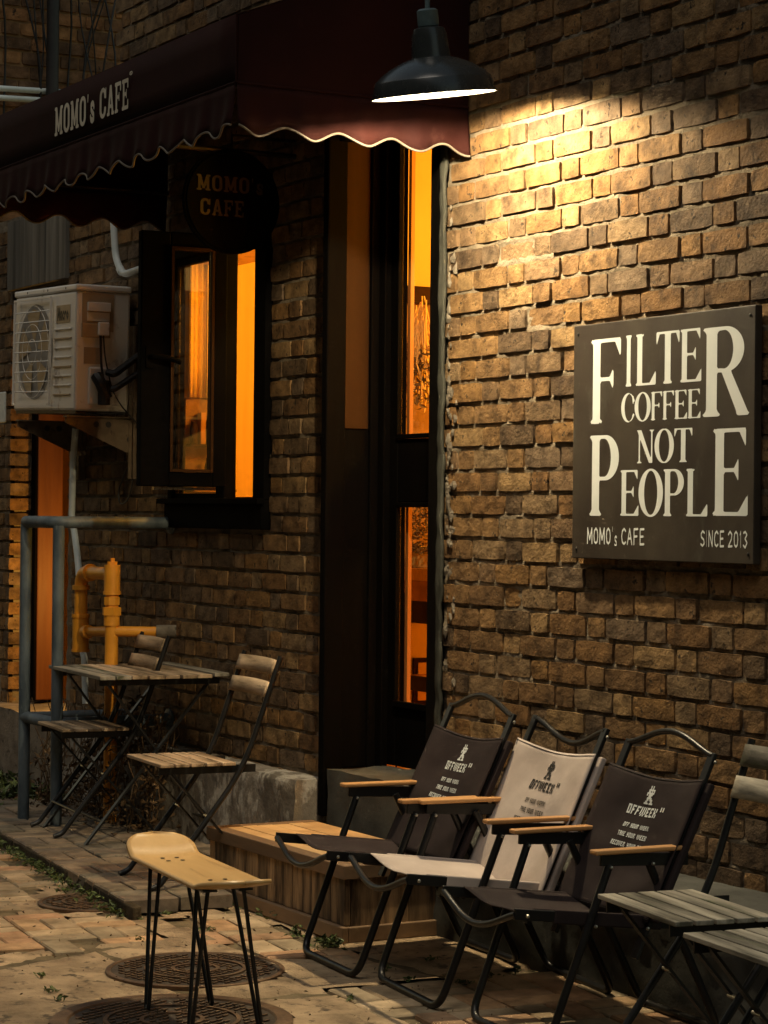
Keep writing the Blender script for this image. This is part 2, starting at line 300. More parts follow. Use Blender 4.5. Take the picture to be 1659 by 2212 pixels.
# slab capitals
def slab(x0, x1, y): return R_(x0, y-.055, x1, y+.055)
q = .24
SLAB = {
 'M': lambda: U(R_(.10, 0, .28, 1), R_(.72, 0, .90, 1), PO((.10, 1), (.42, .12), (.58, .12), (.30, 1)), PO((.42, .12), (.58, .12), (.90, 1), (.70, 1)), slab(0, .36, .055), slab(.64, 1, .055), slab(0, .3, .945), slab(.7, 1, .945)),
 'O': lambda: D_(U(EL(.5, .72, .46, .29), EL(.5, .28, .46, .29), R_(.04, .28, .96, .72)), U(EL(.5, .70, .19, .17), EL(.5, .30, .19, .17), R_(.31, .3, .69, .7))),
 "'": lambda: PO((.3, .72), (.5, .72), (.7, 1), (.3, 1)),
 's': lambda: ST([(.8, .5), (.72, .6), (.5, .64), (.25, .58), (.25, .44), (.5, .34), (.76, .24), (.76, .1), (.5, .06), (.25, .1), (.16, .2)], .10),
 'C': lambda: U(D_(U(EL(.5, .72, .46, .29), EL(.5, .28, .46, .29), R_(.04, .28, .96, .72)), U(EL(.5, .70, .19, .17), EL(.5, .30, .19, .17), R_(.31, .3, .69, .7)), R_(.6, .36, 1, .64)), R_(.86, .62, .96, 1)),
 'A': lambda: U(D_(PO((.08, 0), (.30, 0), (.62, 1), (.38, 1)), R_(0, 2, 1, 3)), PO((.70, 0), (.92, 0), (.62, 1), (.38, 1)), R_(.25, .24, .75, .36), slab(0, .38, .055), slab(.62, 1, .055)),
 'F': lambda: U(R_(.12, 0, .36, 1), slab(0, .5, .055), R_(0, .87, .95, 1), R_(.8, .68, .95, 1), R_(.3, .45, .7, .57), R_(.6, .36, .7, .66)),
 'E': lambda: U(R_(.12, 0, .36, 1), R_(0, 0, .95, .13), R_(0, .87, .95, 1), R_(.8, .68, .95, 1), R_(.8, 0, .95, .32), R_(.3, .45, .7, .57), R_(.6, .36, .7, .66)),
 'r': lambda: U(D_(EL(.5, .86, .42, .15), EL(.5, .86, .3, .105)), ST([(.38, .80), (.38, .92), (.58, .92), (.58, .87), (.4, .86), (.62, .8)], .035)),
 ' ': None}
a_ = .085
HAND = {
 'M': [(.08, 0), (.12, 1), (.5, .25), (.88, 1), (.92, 0)], 'O': [(.5, 1), (.2, .85), (.1, .5), (.2, .12), (.5, 0), (.8, .12), (.9, .5), (.8, .85), (.5, 1)],
 "'": [(.5, 1.1), (.45, .85)], 's': [(.8, .42), (.5, .5), (.2, .4), (.3, .22), (.7, .12), (.75, -.06), (.45, -.14), (.15, -.05)],
 'C': [(.9, .85), (.6, 1), (.25, .85), (.1, .5), (.25, .12), (.6, 0), (.9, .12)], 'A': [(.05, 0), (.5, 1), (.95, 0), (.77, .38), (.22, .36)],
 'F': [(.9, 1), (.15, .98), (.15, .5), (.75, .52), (.15, .5), (.15, 0)], 'E': [(.9, 1), (.15, .98), (.15, .5), (.75, .52), (.15, .5), (.15, 0), (.9, .02)],
 'S': [(.88, .88), (.5, 1), (.15, .82), (.2, .6), (.75, .42), (.88, .18), (.5, 0), (.1, .12)], 'I': [(.5, 0), (.5, 1)], 'N': [(.1, 0), (.12, 1), (.88, 0), (.9, 1)],
 '2': [(.1, .8), (.45, 1), (.85, .8), (.75, .5), (.1, 0), (.92, .03)], '0': [(.5, 1), (.2, .85), (.1, .5), (.2, .12), (.5, 0), (.8, .12), (.9, .5), (.8, .85), (.5, 1)],
 '1': [(.25, .8), (.55, 1), (.55, 0)], '3': [(.15, .92), (.5, 1), (.85, .8), (.45, .54), (.88, .28), (.5, -.04), (.1, .1)],
 'a': [(.8, .6), (.45, .68), (.12, .35), (.4, 0), (.75, .25), (.85, .62), (.8, 0)], 'c': [(.9, .55), (.5, .68), (.12, .35), (.4, 0), (.85, .1)], 'r': [(.2, 0), (.25, .65), (.25, .4), (.6, .66), (.9, .6)],
 'o': [(.5, .68), (.12, .35), (.5, 0), (.88, .35), (.5, .68)], ' ': None}
def shape_mesh(mb, fld, place, nx=30, ny=40, pad=.14):
    xs = np.linspace(-pad, 1+pad, nx+1); ys = np.linspace(-pad, 1+pad, ny+1); Xg, Yg = np.meshgrid(xs, ys); V = fld(Xg, Yg)
    for j in range(ny):
        i = 0
        while i < nx:
            c = [(V[j, i], xs[i], ys[j]), (V[j, i+1], xs[i+1], ys[j]), (V[j+1, i+1], xs[i+1], ys[j+1]), (V[j+1, i], xs[i], ys[j+1])]
            k = sum(1 for e in c if e[0] > 0)
            if k == 0: i += 1; continue
            if k == 4:
                e = i
                while e+1 < nx and V[j, e+2] > 0 and V[j+1, e+2] > 0: e += 1
                n = len(mb.v); mb.v += [tuple(place(*p)) for p in ((xs[i], ys[j]), (xs[e+1], ys[j]), (xs[e+1], ys[j+1]), (xs[i], ys[j+1]))]; mb.f.append((n, n+1, n+2, n+3)); i = e+1; continue
            poly = []
            for a in range(4):
                p0, p1 = c[a], c[(a+1) % 4]
                if p0[0] > 0: poly.append((p0[1], p0[2]))
                if (p0[0] > 0) != (p1[0] > 0):
                    tt = p0[0]/(p0[0]-p1[0]); poly.append((p0[1]+tt*(p1[1]-p0[1]), p0[2]+tt*(p1[2]-p0[2])))
            if len(poly) > 2:
                n = len(mb.v); mb.v += [tuple(place(*p)) for p in poly]; mb.f.append(tuple(range(n, n+len(poly))))
            i += 1
def word(mb, txt, kind, place, wid=None, gap=.12, res=(24, 32), r=.075):
    """letters side by side filling u 0..1; place(u, v)"""
    wid = wid or {}; ws = [wid.get(c, 1.) for c in txt]; tot = sum(ws)+gap*(len(txt)-1); x = 0
    for c, wd in zip(txt, ws):
        u0, u1 = x/tot, (x+wd)/tot; x += wd+gap
        if kind == 'hand':
            if HAND.get(c) is None: continue
            asp = wd*.55
            pts = [(px, py) for px, py in HAND[c]]; fld = ST(pts, r)
        else:
            g = (SER if kind == 'serif' else SLAB).get(c)
            if g is None: continue
            fld = g()
        shape_mesh(mb, fld, lambda a, b, u0=u0, u1=u1: place(u0+(u1-u0)*a, b), *res)
PIX = {'O': ['111', '101', '101', '101', '111'], 'F': ['111', '100', '110', '100', '100'], 'W': ['10101', '10101', '10101', '10101', '01010'], 'E': ['111', '100', '110', '100', '111'], 'K': ['101', '101', '110', '101', '101'],
 'Y': ['101', '101', '111', '001', '110'], 'U': ['101', '101', '101', '101', '111'], 'R': ['111', '101', '110', '101', '101'], 'T': ['111', '010', '010', '010', '010'], 'A': ['111', '101', '111', '101', '101'],
 'C': ['111', '100', '100', '100', '111'], 'V': ['101', '101', '101', '101', '010'], 'S': ['111', '100', '111', '001', '111'], 'L': ['100', '100', '100', '100', '111'], '"': ['101', '101', '000', '000', '000'], ' ': ['00']*5}
ROBOT = ['000101000', '000101000', '001111110', '001101010', '011111110', '010111100', '000111000', '001111100', '001101110', '011000110', '111101111']
def pixels(mb, rows, place, g=.0):
    n = len(rows); m_ = len(rows[0])
    for j, row in enumerate(rows):
        i = 0
        while i < m_:
            if row[i] == '0': i += 1; continue
            e = i
            while e+1 < m_ and row[e+1] == '1': e += 1
            b = len(mb.v); mb.v += [tuple(place(a/m_, 1-bb/n)) for a, bb in ((i, j+1), (e+1, j+1), (e+1, j), (i, j))]; mb.f.append((b, b+1, b+2, b+3)); i = e+1
def pixword(mb, txt, place):
    rows = ['']*5
    for k, c in enumerate(txt):
        for j in range(5): rows[j] += PIX[c][j]+('0' if k < len(txt)-1 else '')
    pixels(mb, rows, place)

# ================================================================== THE CAFE BUILDING
PITCH = .078; BH = .0625; UN = .3276; SL = .2075; HL = .0965
ZB = .345
bld = thing('cafe_building', 'old brown brick cafe building with a black door, a casement window and a side doorway', 'building')
OPEN = [(-.430, .452, .30, 2.95), (-1.935, -.945, 1.335, 2.60), (-4.02, -3.12, .0, 2.36), (-4.02, -3.19, 2.36, 2.545)]
def top_of(x): return 4.45 if x > -2.56 else 2.93
def clay(L, nx, seed, H=BH):                  # one rough brick, front towards -y
    r = random.Random(seed); ny = 3; v = []; f = []
    for j in range(ny+1):
        for i in range(nx+1):
            e = (i in (0, nx)) or (j in (0, ny)); cnr = (i in (0, nx)) and (j in (0, ny))
            x = -L/2+L*i/nx; z = -H/2+H*j/ny
            x += r.uniform(-.0012, .0012)+(-.0016 if i == nx and cnr else .0016 if i == 0 and cnr else 0)
            z += r.uniform(-.0013, .0013)+(-.0016 if j == ny and cnr else .0016 if j == 0 and cnr else 0)
            y = (.0006 if e else 0)+r.uniform(-.0012, .0012)+(.0008 if cnr else 0)
            v.append((x, y, z))
    for j in range(ny):
        for i in range(nx): a = j*(nx+1)+i; f.append((a, a+1, a+nx+2, a+nx+1))
    ring = [i for i in range(nx+1)]+[(j)*(nx+1)+nx for j in range(1, ny+1)]+[ny*(nx+1)+i for i in range(nx-1, -1, -1)]+[j*(nx+1) for j in range(ny-1, 0, -1)]
    n = len(v)
    for k in ring:
        x, y, z = v[k]; v.append((x*1.012, .05, z*1.02))
    for k in range(len(ring)):
        k2 = (k+1) % len(ring); f.append((ring[k2], ring[k], n+k, n+k2))
    return v, f
VS = [clay(SL, 5, 10+i) for i in range(9)]; VH = [clay(HL, 3, 40+i) for i in range(9)]
def mesh_of(name, vf, mat):
    me = bpy.data.meshes.new(name); me.from_pydata(vf[0], [], vf[1]); me.materials.append(mat); return me
MS = [mesh_of('brick_long', a, m_brick) for a in VS]; MH = [mesh_of('brick_short', a, m_brick) for a in VH]
def rows(x0, x1, z0, z1, opens, top=None):
    out = []; k0 = int(round(z0/PITCH)); k = k0
    while (k+1)*PITCH <= z1+.02:
        z = k*PITCH+PITCH/2; iv = [(x0, x1)]
        for a, b, c, d in opens:
            if z+BH/2 > c and z-BH/2 < d:
                nv = []
                for p, q_ in iv:
                    if b <= p or a >= q_: nv.append((p, q_)); continue
                    if a > p: nv.append((p, a))
                    if b < q_: nv.append((b, q_))
                iv = nv
        ph = (UN/2+.0 if k % 2 else 0)+random.uniform(-.012, .012)
        for p, q_ in iv:
            n = int((p-ph)/UN)-1; x = n*UN+ph
            while x < q_:
                for L, typ in ((SL, 0), (HL, 1)):
                    a, b = max(x, p+.004), min(x+L, q_-.004)
                    if b-a > .03 and (top is None or z+BH/2 < top((a+b)/2)): out.append(((a+b)/2, z, b-a, L, typ))
                    x += L+.0118
        k += 1
    return out
bricks = rows(-5.6, 2.95, ZB-.02, 4.45, OPEN, top_of)
def scr(x, z):
    u, v, d = proj((x, 0, z)); vis = -30 < u < 1690 and -30 < v < 2240
    return (F/d)**2 if vis else 0
vis = [(scr(b[0], b[1])*b[2], b) for b in bricks]
def hid(x, z):                                # covered by the sign or the awning
    return (1.36 < x < 2.22 and 1.31 < z < 1.97) or (-1.9 < x < .55 and z > 2.62 and z < 2.9)
order = sorted(range(len(bricks)), key=lambda i: -(vis[i][0] if not hid(bricks[i][0], bricks[i][1]) else 0))
big = set(order[:295])
fv, ff = [], []
for i, (x, z, ln, L, typ) in enumerate(bricks):
    k = random.randrange(9); y = -.013+random.uniform(-.0035, .0035); sx = ln/L
    if random.random() < .02: y += .006
    rx, rz, ry = random.uniform(-.022, .022), random.uniform(-.014, .014), random.uniform(-.005, .005)
    sz = 1+random.uniform(-.03, .03)
    if i in big:
        o = bpy.data.objects.new('brick', (MS if typ == 0 else MH)[k]); C.objects.link(o); o.parent = bld
        o.location = (x, y, z+random.uniform(-.002, .002)); o.rotation_euler = (rx, ry, rz); o.scale = (sx, 1, sz)
    else:
        R = Matrix.Rotation(rz, 3, 'Z')@Matrix.Rotation(ry, 3, 'Y')@Matrix.Rotation(rx, 3, 'X')
        vv = (VS if typ == 0 else VH)[k]; n = len(fv)
        for p in vv[0]:
            p = R@Vector((p[0]*sx, p[1], p[2]*sz)); fv.append((p.x+x, p.y+y, p.z+z))
        ff += [tuple(a+n for a in q_) for q_ in vv[1]]
mb = MB(); mb.v = fv; mb.f = ff; tag(mb.build('brick_courses', m_brick, bld), kind='stuff')
# mortar bed: a sheet with real lumps behind the brick faces
def mortar(name, mat, x0, x1, z0, z1, st, opens, top=None):
    nx = int((x1-x0)/st); nz = int((z1-z0)/st); v = []; f = []; idx = {}
    for j in range(nz+1):
        z = z0+(z1-z0)*j/nz; jz = abs(((z/PITCH) % 1)-0) ; jz = min(jz, 1-jz)
        for i in range(nx+1):
            x = x0+(x1-x0)*i/nx
            y = -.001+noise.noise(Vector((x*9, 0, z*9)))*.006+noise.noise(Vector((x*40, 3, z*40)))*.004-(.004 if jz < .12 else 0)
            v.append((x, y, z))
    for j in range(nz):
        for i in range(nx):
            xc, zc = x0+(x1-x0)*(i+.5)/nx, z0+(z1-z0)*(j+.5)/nz
            if any(a < xc < b and c < zc < d for a, b, c, d in opens): continue
            if top and zc > top(xc): continue
            a = j*(nx+1)+i; f.append((a, a+1, a+nx+2, a+nx+1))
    mb = MB(); mb.v = v; mb.f = f; return mb.build(name, mat, bld, smooth=True)
OPM = [(-4.02, -3.19, .0, 2.545) if i == 2 else o for i, o in enumerate(OPEN[:3])]
mortar('wall', m_mortar, .452, 2.95, .2, 4.5, .0125, [])
mortar('wall', m_mortar, -5.6, .452, .2, 4.5, .02, OPM, top_of)
# wall mass behind (thickness at the openings and at the stepped top)
mb = MB()
for a, b, c, d in ((.452, 3.0, -.3, 4.5), (-.94, -.43, -.3, 4.5), (-.43, .452, 2.95, 4.5), (-1.935, -.945, 2.60, 4.5), (-1.935, -.945, -.3, 1.335), (-2.56, -1.935, -.3, 4.5), (-3.12, -2.56, -.3, 2.93), (-4.02, -3.12, 2.545, 2.93), (-5.6, -4.02, -.3, 2.93), (-.43, .452, -.3, .30)):
    mb.box((a+.004, .02, c+.002), (b-.004, .26, d-.002))
mb.build('wall_core', m_stone, bld)
# plinth ledges
def ledge(name, a, b, y, z, mat):
    def fn(u, v):
        x = a+(b-a)*u; prof = [(-.0, z-.0), (y*.55, z+.0), (y*.93, z-.004), (y, z-.02), (y*1.03, z*.66), (y*1.02, z*.33), (y*1.05, -.02)]
        k = v*6; i = min(int(k), 5); t_ = k-i; yy = prof[i][0]*(1-t_)+prof[i+1][0]*t_; zz = prof[i][1]*(1-t_)+prof[i+1][1]*t_
        n = noise.noise(Vector((x*5, yy*9, zz*7)))*.010+noise.noise(Vector((x*23, yy*20, zz*23)))*.006
        if v == 0: n = 0; yy = .02
        return (x, -yy-n if v > 0 else yy, zz+(n*.6 if v < .5 else 0))
    mb = MB(); mb.grid(fn, int((b-a)/.02), 24)
    mb.add([fn(1, k/24) for k in range(25)]+[(b, .02, -.02)], [tuple(range(26))[::-1]]); mb.add([fn(0, k/24) for k in range(25)]+[(a, .02, -.02)], [tuple(range(26))])
    return mb.build(name, mat, bld, smooth=True)
ledge('plinth', -3.08, -.44, .135, .38, m_plinth)
ledge('plinth', .62, 2.95, .24, .335, m_stone2)
# plastered, chipped strip beside the door and grey pilaster
def strip(u, v):
    x = .452+.034*u; z = .42+2.3*v; n = noise.noise(Vector((x*30, 1, z*14)))*.006
    return (x+noise.noise(Vector((2, 5, z*18)))*.007*u, -.034-n, z)
mb = MB(); mb.grid(strip, 4, 150); mb.build('pilaster', m_pil, bld, smooth=True, solid=.012)
mb = MB()
for i in range(70):                           # mortar smears and plaster crusts next to it
    z = random.choice([random.uniform(.8, 2.5), random.uniform(1.2, 1.9)]); x = .485+abs(random.gauss(0, .025)); r = random.uniform(.006, .022)
    n = random.randint(5, 8); pts = [(x+r*math.cos(2*PI*k/n)*random.uniform(.5, 1.1), -.0165-random.uniform(0, .004), z+r*math.sin(2*PI*k/n)*random.uniform(.6, 1.5)) for k in range(n)]
    mb.add(pts+[(x, -.022, z)], [(k, (k+1) % n, n) for k in range(n)])
tag(mb.build('plaster_crust', m_stone, bld), kind='stuff')
# door steps and threshold
def slabmesh(a, b, jit=.006, nx=10, ny=4, nz=3):
    mb = MB()
    def P(x, y, z):
        n = Vector((noise.noise(Vector((x*9, y*9, z*9))), noise.noise(Vector((x*9+7, y*9, z*9))), noise.noise(Vector((x*9, y*9+5, z*9)))))*jit
        return (x+n.x, y+n.y, z+n.z)
    (x0, y0, z0), (x1, y1, z1) = a, b; L = lambda p, q_, t_: p+(q_-p)*t_
    mb.grid(lambda u, v: P(L(x0, x1, u), y0, L(z0, z1, v)), nx, nz); mb.grid(lambda u, v: P(L(x0, x1, u), L(y0, y1, v), z1), nx, ny)
    mb.grid(lambda u, v: P(x1, L(y0, y1, u), L(z0, z1, v)), ny, nz); mb.grid(lambda u, v: P(x0, L(y1, y0, u), L(z0, z1, v)), ny, nz); mb.grid(lambda u, v: P(L(x0, x1, u), y1, L(z1, z0, v)), nx, nz)
    return mb
slabmesh((-.36, -.035, .10), (.60, .24, .425), .010, 30, 8, 10).build('threshold', m_stone2, bld, smooth=True)
# ---- door
door = MB().box((-.428, -.045, .24), (-.385, .040, 2.92)).box((.372, -.030, .41), (.450, .07, 2.92)).box((-.428, .041, .42), (-.405, .235, 2.92)).box((-.352, -.02, 2.84), (.372, .06, 2.92)).build('door', m_black, bld, bevel=.006)
MB().box((-.404, .045, 1.74), (-.398, .146, 2.9)).build('brown_panel', m_brown, door)
MB().box((-.404, .150, .42), (-.385, .186, 2.9)).box((-.404, .205, .42), (-.375, .234, 2.9)).box((-.400, .19, .42), (-.35, .2, 2.9)).build('door_post', m_black, door, bevel=.004)
MB().box((-.4045, .2355, .43), (-.322, .275, 2.88)).box((.30, .235, .43), (.36, .275, 2.88)).build('stile', m_black, door, bevel=.004)
MB().box((-.321, .236, .43), (.299, .274, .66)).build('bottom_rail', m_black, door, bevel=.004)
MB().box((-.321, .237, 1.455), (.299, .273, 1.70)).build('middle_rail', m_black, door, bevel=.004)
MB().box((-.321, .225, 1.70), (.299, .242, 1.718)).box((-.321, .225, 1.435), (.299, .242, 1.455)).box((-.321, .222, .66), (.299, .242, .685)).box((-.321, .225, .685), (-.307, .242, 1.435)).box((-.321, .225, 1.718), (-.307, .242, 2.88)).build('moulding', m_black, door, bevel=.003)
MB().box((-.306, .2425, .685), (.299, .246, 1.435)).build('pane', m_clear, door)
MB().box((-.306, .2425, 1.718), (.299, .246, 2.88)).build('pane', m_clear, door)
MB().box((-.321, .276, .45), (-.300, .292, 2.88)).build('inner_bead', m_orange, door)
# ---- window (left light fixed, right light swung out)
x0, x1, z0, z1 = -1.93, -.948, 1.34, 2.595; xm = -1.40
win = MB().box((x0, -.045, z0), (x1, .04, z0+.12)).box((x0, -.03, z1-.07), (x1, .04, z1)).box((x0, -.03, z0+.12), (x0+.025, .04, z1-.07)).box((x1-.105, -.035, z0+.12), (x1, .04, z1-.07)).box((xm-.035, -.025, z0+.12), (xm+.045, .035, z1-.07)).build('window', m_frame, bld, bevel=.005)
MB().box((x0-.02, -.075, z0+.105), (x1+.02, -.04, z0+.128)).build('window_sill', m_frame, win, bevel=.003)
MB().box((x0+.025, -.012, z0+.125), (x0+.045, .02, z1-.075)).box((xm-.055, -.012, z0+.125), (xm-.036, .02, z1-.075)).box((x0+.046, -.012, z0+.125), (xm-.056, .02, z0+.150)).box((x0+.046, -.012, z1-.10), (xm-.056, .02, z1-.075)).build('sash', m_frame, win, bevel=.003)
MB().box((x0+.046, .002, z0+.151), (xm-.057, .006, z1-.101)).build('pane', m_clear, win)
MB().box((x0+.015, .041, z0+.12), (x1-.075, .25, z0+.135)).box((x1-.095, .041, z0+.136), (x1-.080, .25, z1-.07)).box((x0+.07, .041, z1-.085), (x1-.096, .25, z1-.071)).build('reveal_board', m_orange, win)
MB().box((-1.934, .041, 1.476), (-1.922, .262, 2.59)).build('reveal_lining', m_paint, win)
# swung casement: local x = out from the hinge
HX, HY = xm+.062, -.03; LW = .385; LZ0, LZ1 = 1.515, 2.575; LA = math.radians(-93)
leafm = Matrix.Translation((HX, HY, 0))@Matrix.Rotation(LA, 4, 'Z')
def leafbox(mb, a, b): return mb.box(a, b)
lf = MB().box((0, -.022, LZ0), (.060, .022, LZ1)).box((LW-.13, -.022, LZ0), (LW, .022, LZ1)).box((.060, -.022, LZ0), (LW-.13, .022, LZ0+.06)).box((.060, -.022, LZ1-.06), (LW-.13, .022, LZ1)).build('casement', m_frame, win, bevel=.005)
lf2 = MB().box((.061, -.014, LZ0+.061), (.073, .030, LZ1-.061)).box((LW-.143, -.014, LZ0+.061), (LW-.131, .030, LZ1-.061)).box((.074, -.014, LZ0+.061), (LW-.144, .030, LZ0+.073)).box((.074, -.014, LZ1-.073), (LW-.144, .030, LZ1-.061)).build('bead', m_brown, win)
lf3 = MB().box((.074, .004, LZ0+.074), (LW-.144, .009, LZ1-.074)).build('pane', m_glass, win)
hd = MB(); hz = 2.05
hd.box((LW-.055, .022, hz-.045), (LW-.02, .034, hz+.045)).tube(arc([(LW-.037, .03, hz), (LW-.037, .07, hz), (LW-.10, .075, hz-.004), (LW-.155, .075, hz-.02)], .02), [.010]*8+[.012, .012, .012, .011, .010, .009][:6] if False else .011, 8)
hdo = hd  .build('handle', m_frame, win, smooth=True)
hg = MB().box((.03, -.03, LZ0-.014), (LW*.8, -.018, LZ0-.002)).build('stay_arm', m_bolt, win)
for o in (lf, lf2, lf3, hdo, hg): o.matrix_local = leafm
# ---- side doorway on the left
sx0, sx1 = -4.02, -3.12
mb = MB(); sd_ = MB().box((sx1-.20, .05, .42), (sx1-.0, .12, 2.34)).build('side_door', m_frame, bld, bevel=.005)
MB().box((-4.0, .116, .42), (-3.93, .255, 2.34)).build('door_jamb', m_jamb, sd_, bevel=.006)
MB().box((-4.0, .102, .42), (-3.935, .115, 2.34)).build('door_stop', m_frame, sd_, bevel=.004)
MB().box((-3.93, .32, .42), (-3.14, .36, 2.34)).build('door_leaf', m_frame, sd_, bevel=.004)
# lit brick reveal of the doorway: bricks turned round the corner
for k in range(6, 31):
    z = k*PITCH+PITCH/2; typ = k % 2; L = .145-(.035 if typ else 0)
    o = bpy.data.objects.new('brick', MH[random.randrange(9)]); C.objects.link(o); o.parent = bld
    o.location = (sx0+.01+random.uniform(-.004, .006), -.012+.5*L, z); o.rotation_euler = (0, 0, PI/2+random.uniform(-.03, .03)); o.scale = (L/HL, 1, 1)
slabmesh((-4.3, -.16, -.03), (-3.02, .25, .405), .012, 24, 10, 8).build('doorstep', m_stone, bld, smooth=True)
slabmesh((-5.6, -.20, -.03), (-4.31, .02, .36), .02, 24, 6, 6).build('doorstep', m_stone, bld, smooth=True)
slabmesh((-4.36, -.16, .41), (-4.12, -.0, .54), .02, 8, 6, 6).build('stone_block', m_stone, bld, smooth=True)
# ---- boarded vent above the air conditioner
bx = -4.04
for i in range(9):
    x = -4.02+i*.0925; MB().box((x, -.032-random.uniform(0, .006), 2.555), (x+.088, .0, 2.915)).build('vent_board', m_greyw, bld, bevel=.003)
MB().box((-4.02, .01, 2.37), (-3.19, .22, 2.54)).build('vent_opening', m_dark, bld)
# ---- rooms behind the openings
rm = MB()
for a, b in (((-2.45, 2.6, .30), (1.9, 2.66, 3.1)), ((-2.5, .262, .30), (-2.44, 2.66, 3.1)), ((1.9, .262, .30), (1.96, 2.66, 3.1)), ((-2.5, .262, 3.1), (1.96, 2.66, 3.16)), ((-2.5, .262, .24), (1.96, 2.66, .30))): rm.box(a, b)
rm.build('cafe_room', m_paint, bld)
MB().box((-1.06, .262, .3), (-1.0, 2.6, 3.1)).build('room_partition', m_paint, bld)
cab = thing('cabinet', 'tall glazed cabinet with a dark frame in the lit room behind the door', 'cabinet')
MB().box((-.998, .55, .95), (-.975, 1.35, 2.36)).build('back_panel', m_dull, cab)
MB().box((-.97, .55, 2.30), (-.93, 1.35, 2.37)).box((-.97, .55, .95), (-.935, .60, 2.30)).box((-.97, .93, .95), (-.935, .96, 2.30)).box((-.97, .60, 1.62), (-.935, .93, 1.65)).build('frame', m_brown, cab)
MB().box((-.97, .61, 1.95), (-.90, .92, 1.965)).build('shelf', m_orange, cab)
rm = MB()
for a, b in (((-4.7, 1.5, .30), (-2.56, 1.56, 2.8)), ((-4.7, .262, .30), (-4.64, 1.56, 2.8)), ((-2.6, .262, .30), (-2.54, 1.56, 2.8)), ((-4.7, .262, 2.8), (-2.54, 1.56, 2.86)), ((-4.7, .262, .24), (-2.54, 1.56, .30))): rm.box(a, b)
rm.build('side_room', m_paint, bld)

# ================================================================== NEIGHBOUR WALL (top left)
nb = thing('neighbour_building', 'dark taller brick building above the awning at far left with hanging wires', 'building')
rotm = Matrix.Rotation(PI/2, 4, 'Z')
NBX = -4.40
OB = [mesh_of('old_brick', a, m_bg) for a in VS[:4]]; OH = [mesh_of('old_brick', a, m_bg) for a in VH[:4]]
for (y, z, ln, L, typ) in rows(.03, 1.3, 3.0, 4.6, []):
    o = bpy.data.objects.new('brick', (OB if typ == 0 else OH)[random.randrange(4)]); C.objects.link(o); o.parent = nb
    o.location = (NBX+.012+random.uniform(-.004, .004), y, z); o.rotation_euler = (random.uniform(-.03, .03), 0, PI/2+random.uniform(-.02, .02)); o.scale = (ln/L, 1, 1)
MB().box((NBX-.5, .0, 2.0), (NBX, 4.0, 6.0)).build('wall', m_bgm, nb)
p = W(12, 195, .0)
MB().tube([(NBX+.13, .30, 3.0), (NBX+.13, .30, 5.2)], .034, 12).build('downpipe', m_dark, nb, smooth=True)
mb = MB()
for a, b in ((.02, .36), (.40, .62), (.66, .95)):
    pass
for yy, dz in ((.0, 0), (.0, -.05)):
    mb.tube([(NBX+.10, -.02, 3.665+dz), (NBX+.10, .62, 3.69+dz)], .016, 10)
mb.build('conduit', m_pvc, nb, smooth=True)
mb = MB(); rr = random.Random(3)
for i in range(13):
    y = .05+rr.random()*.75; pts = []
    for k in range(14):
        z = 3.4+k*.13; pts.append((NBX+.07+.04*math.sin(k*.7+i), y+.05*math.sin(k*.45+i*2)+(k*.012*(i % 3-1)), z))
    mb.tube(pts, .004+.003*rr.random(), 5)
tag(mb.build('hanging_wire', m_dark, nb), kind='stuff')
MB().box((-4.47, -.30, 2.6), (-4.30, -.12, 5.5)).build('corner_post', m_stone, nb)

# ================================================================== OTHER SIDE OF THE ALLEY
op = thing('opposite_sky_block', 'unseen plain dark building across the alley behind the camera, added to block low sky light', 'building')
MB().box((-16, -13, -.03), (22, -7.5, 10.0)).build('wall', m_stone2, op)  # unseen mass, added and raised to shut out low sky light
# ================================================================== GROUND
gr = MB().grid(lambda u, v: (-30+60*u, -30+60*v, -.03+.006*noise.noise(Vector((u*400, v*400, 0)))), 60, 60).build('ground', m_soil); tag(gr, kind='structure')
gr2 = MB().grid(lambda u, v: (-5.5+9*u, -2.9+2.95*v, -.012+.008*noise.noise(Vector((u*60, v*30, 0)))+.004*noise.noise(Vector((u*200, v*90, 4)))), 220, 90).build('pavement', m_joint, smooth=True); tag(gr2, kind='structure')
K0 = Vector((-5.5, -.417)); K1 = Vector((.135, -1.046)); K2 = Vector((.02, -.66)); kd = (K1-K0).normalized()
def in_raised(x, y):
    a = kd.x*(y-K1.y)-kd.y*(x-K1.x); e = (K2-K1); b = e.x*(y-K1.y)-e.y*(x-K1.x)
    return a > .0 and b > .0 and y < 0.02
def inpoly_cut(p): return p
def box_paver(mb_or_none, cx, cy, w_, h_, ang, z, th=.06):
    pass
def pav_mesh(w_, h_, seed, th=.05):
    r = random.Random(seed); v = []; n = 4
    for zz, ins in ((-th, 0), (-.005, 0), (0, .005)):
        for sx_, sy_ in ((-1, -1), (1, -1), (1, 1), (-1, 1)):
            v.append((sx_*(w_/2-ins)+r.uniform(-.0015, .0015), sy_*(h_/2-ins)+r.uniform(-.0015, .0015), zz+r.uniform(-.0012, .0012)))
    f = [(8, 9, 10, 11)]
    for l in (0, 4):
        for k in range(4): k2 = (k+1) % 4; f.append((l+k, l+k2, l+4+k2, l+4+k))
    return v, f
PW, PH = .196, .094
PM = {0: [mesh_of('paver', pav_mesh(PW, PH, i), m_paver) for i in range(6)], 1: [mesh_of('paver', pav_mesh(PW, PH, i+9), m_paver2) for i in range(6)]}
MAN = [((-.27, -1.03), .20), ((1.02, -1.215), .275), ((1.647, -1.57), .335)]
def near_man(x, y, extra=.0): return any(math.hypot(x-c[0], y-c[1]) < r+extra for c, r in MAN)
pav = []; ang0 = math.atan2(kd.y, kd.x)
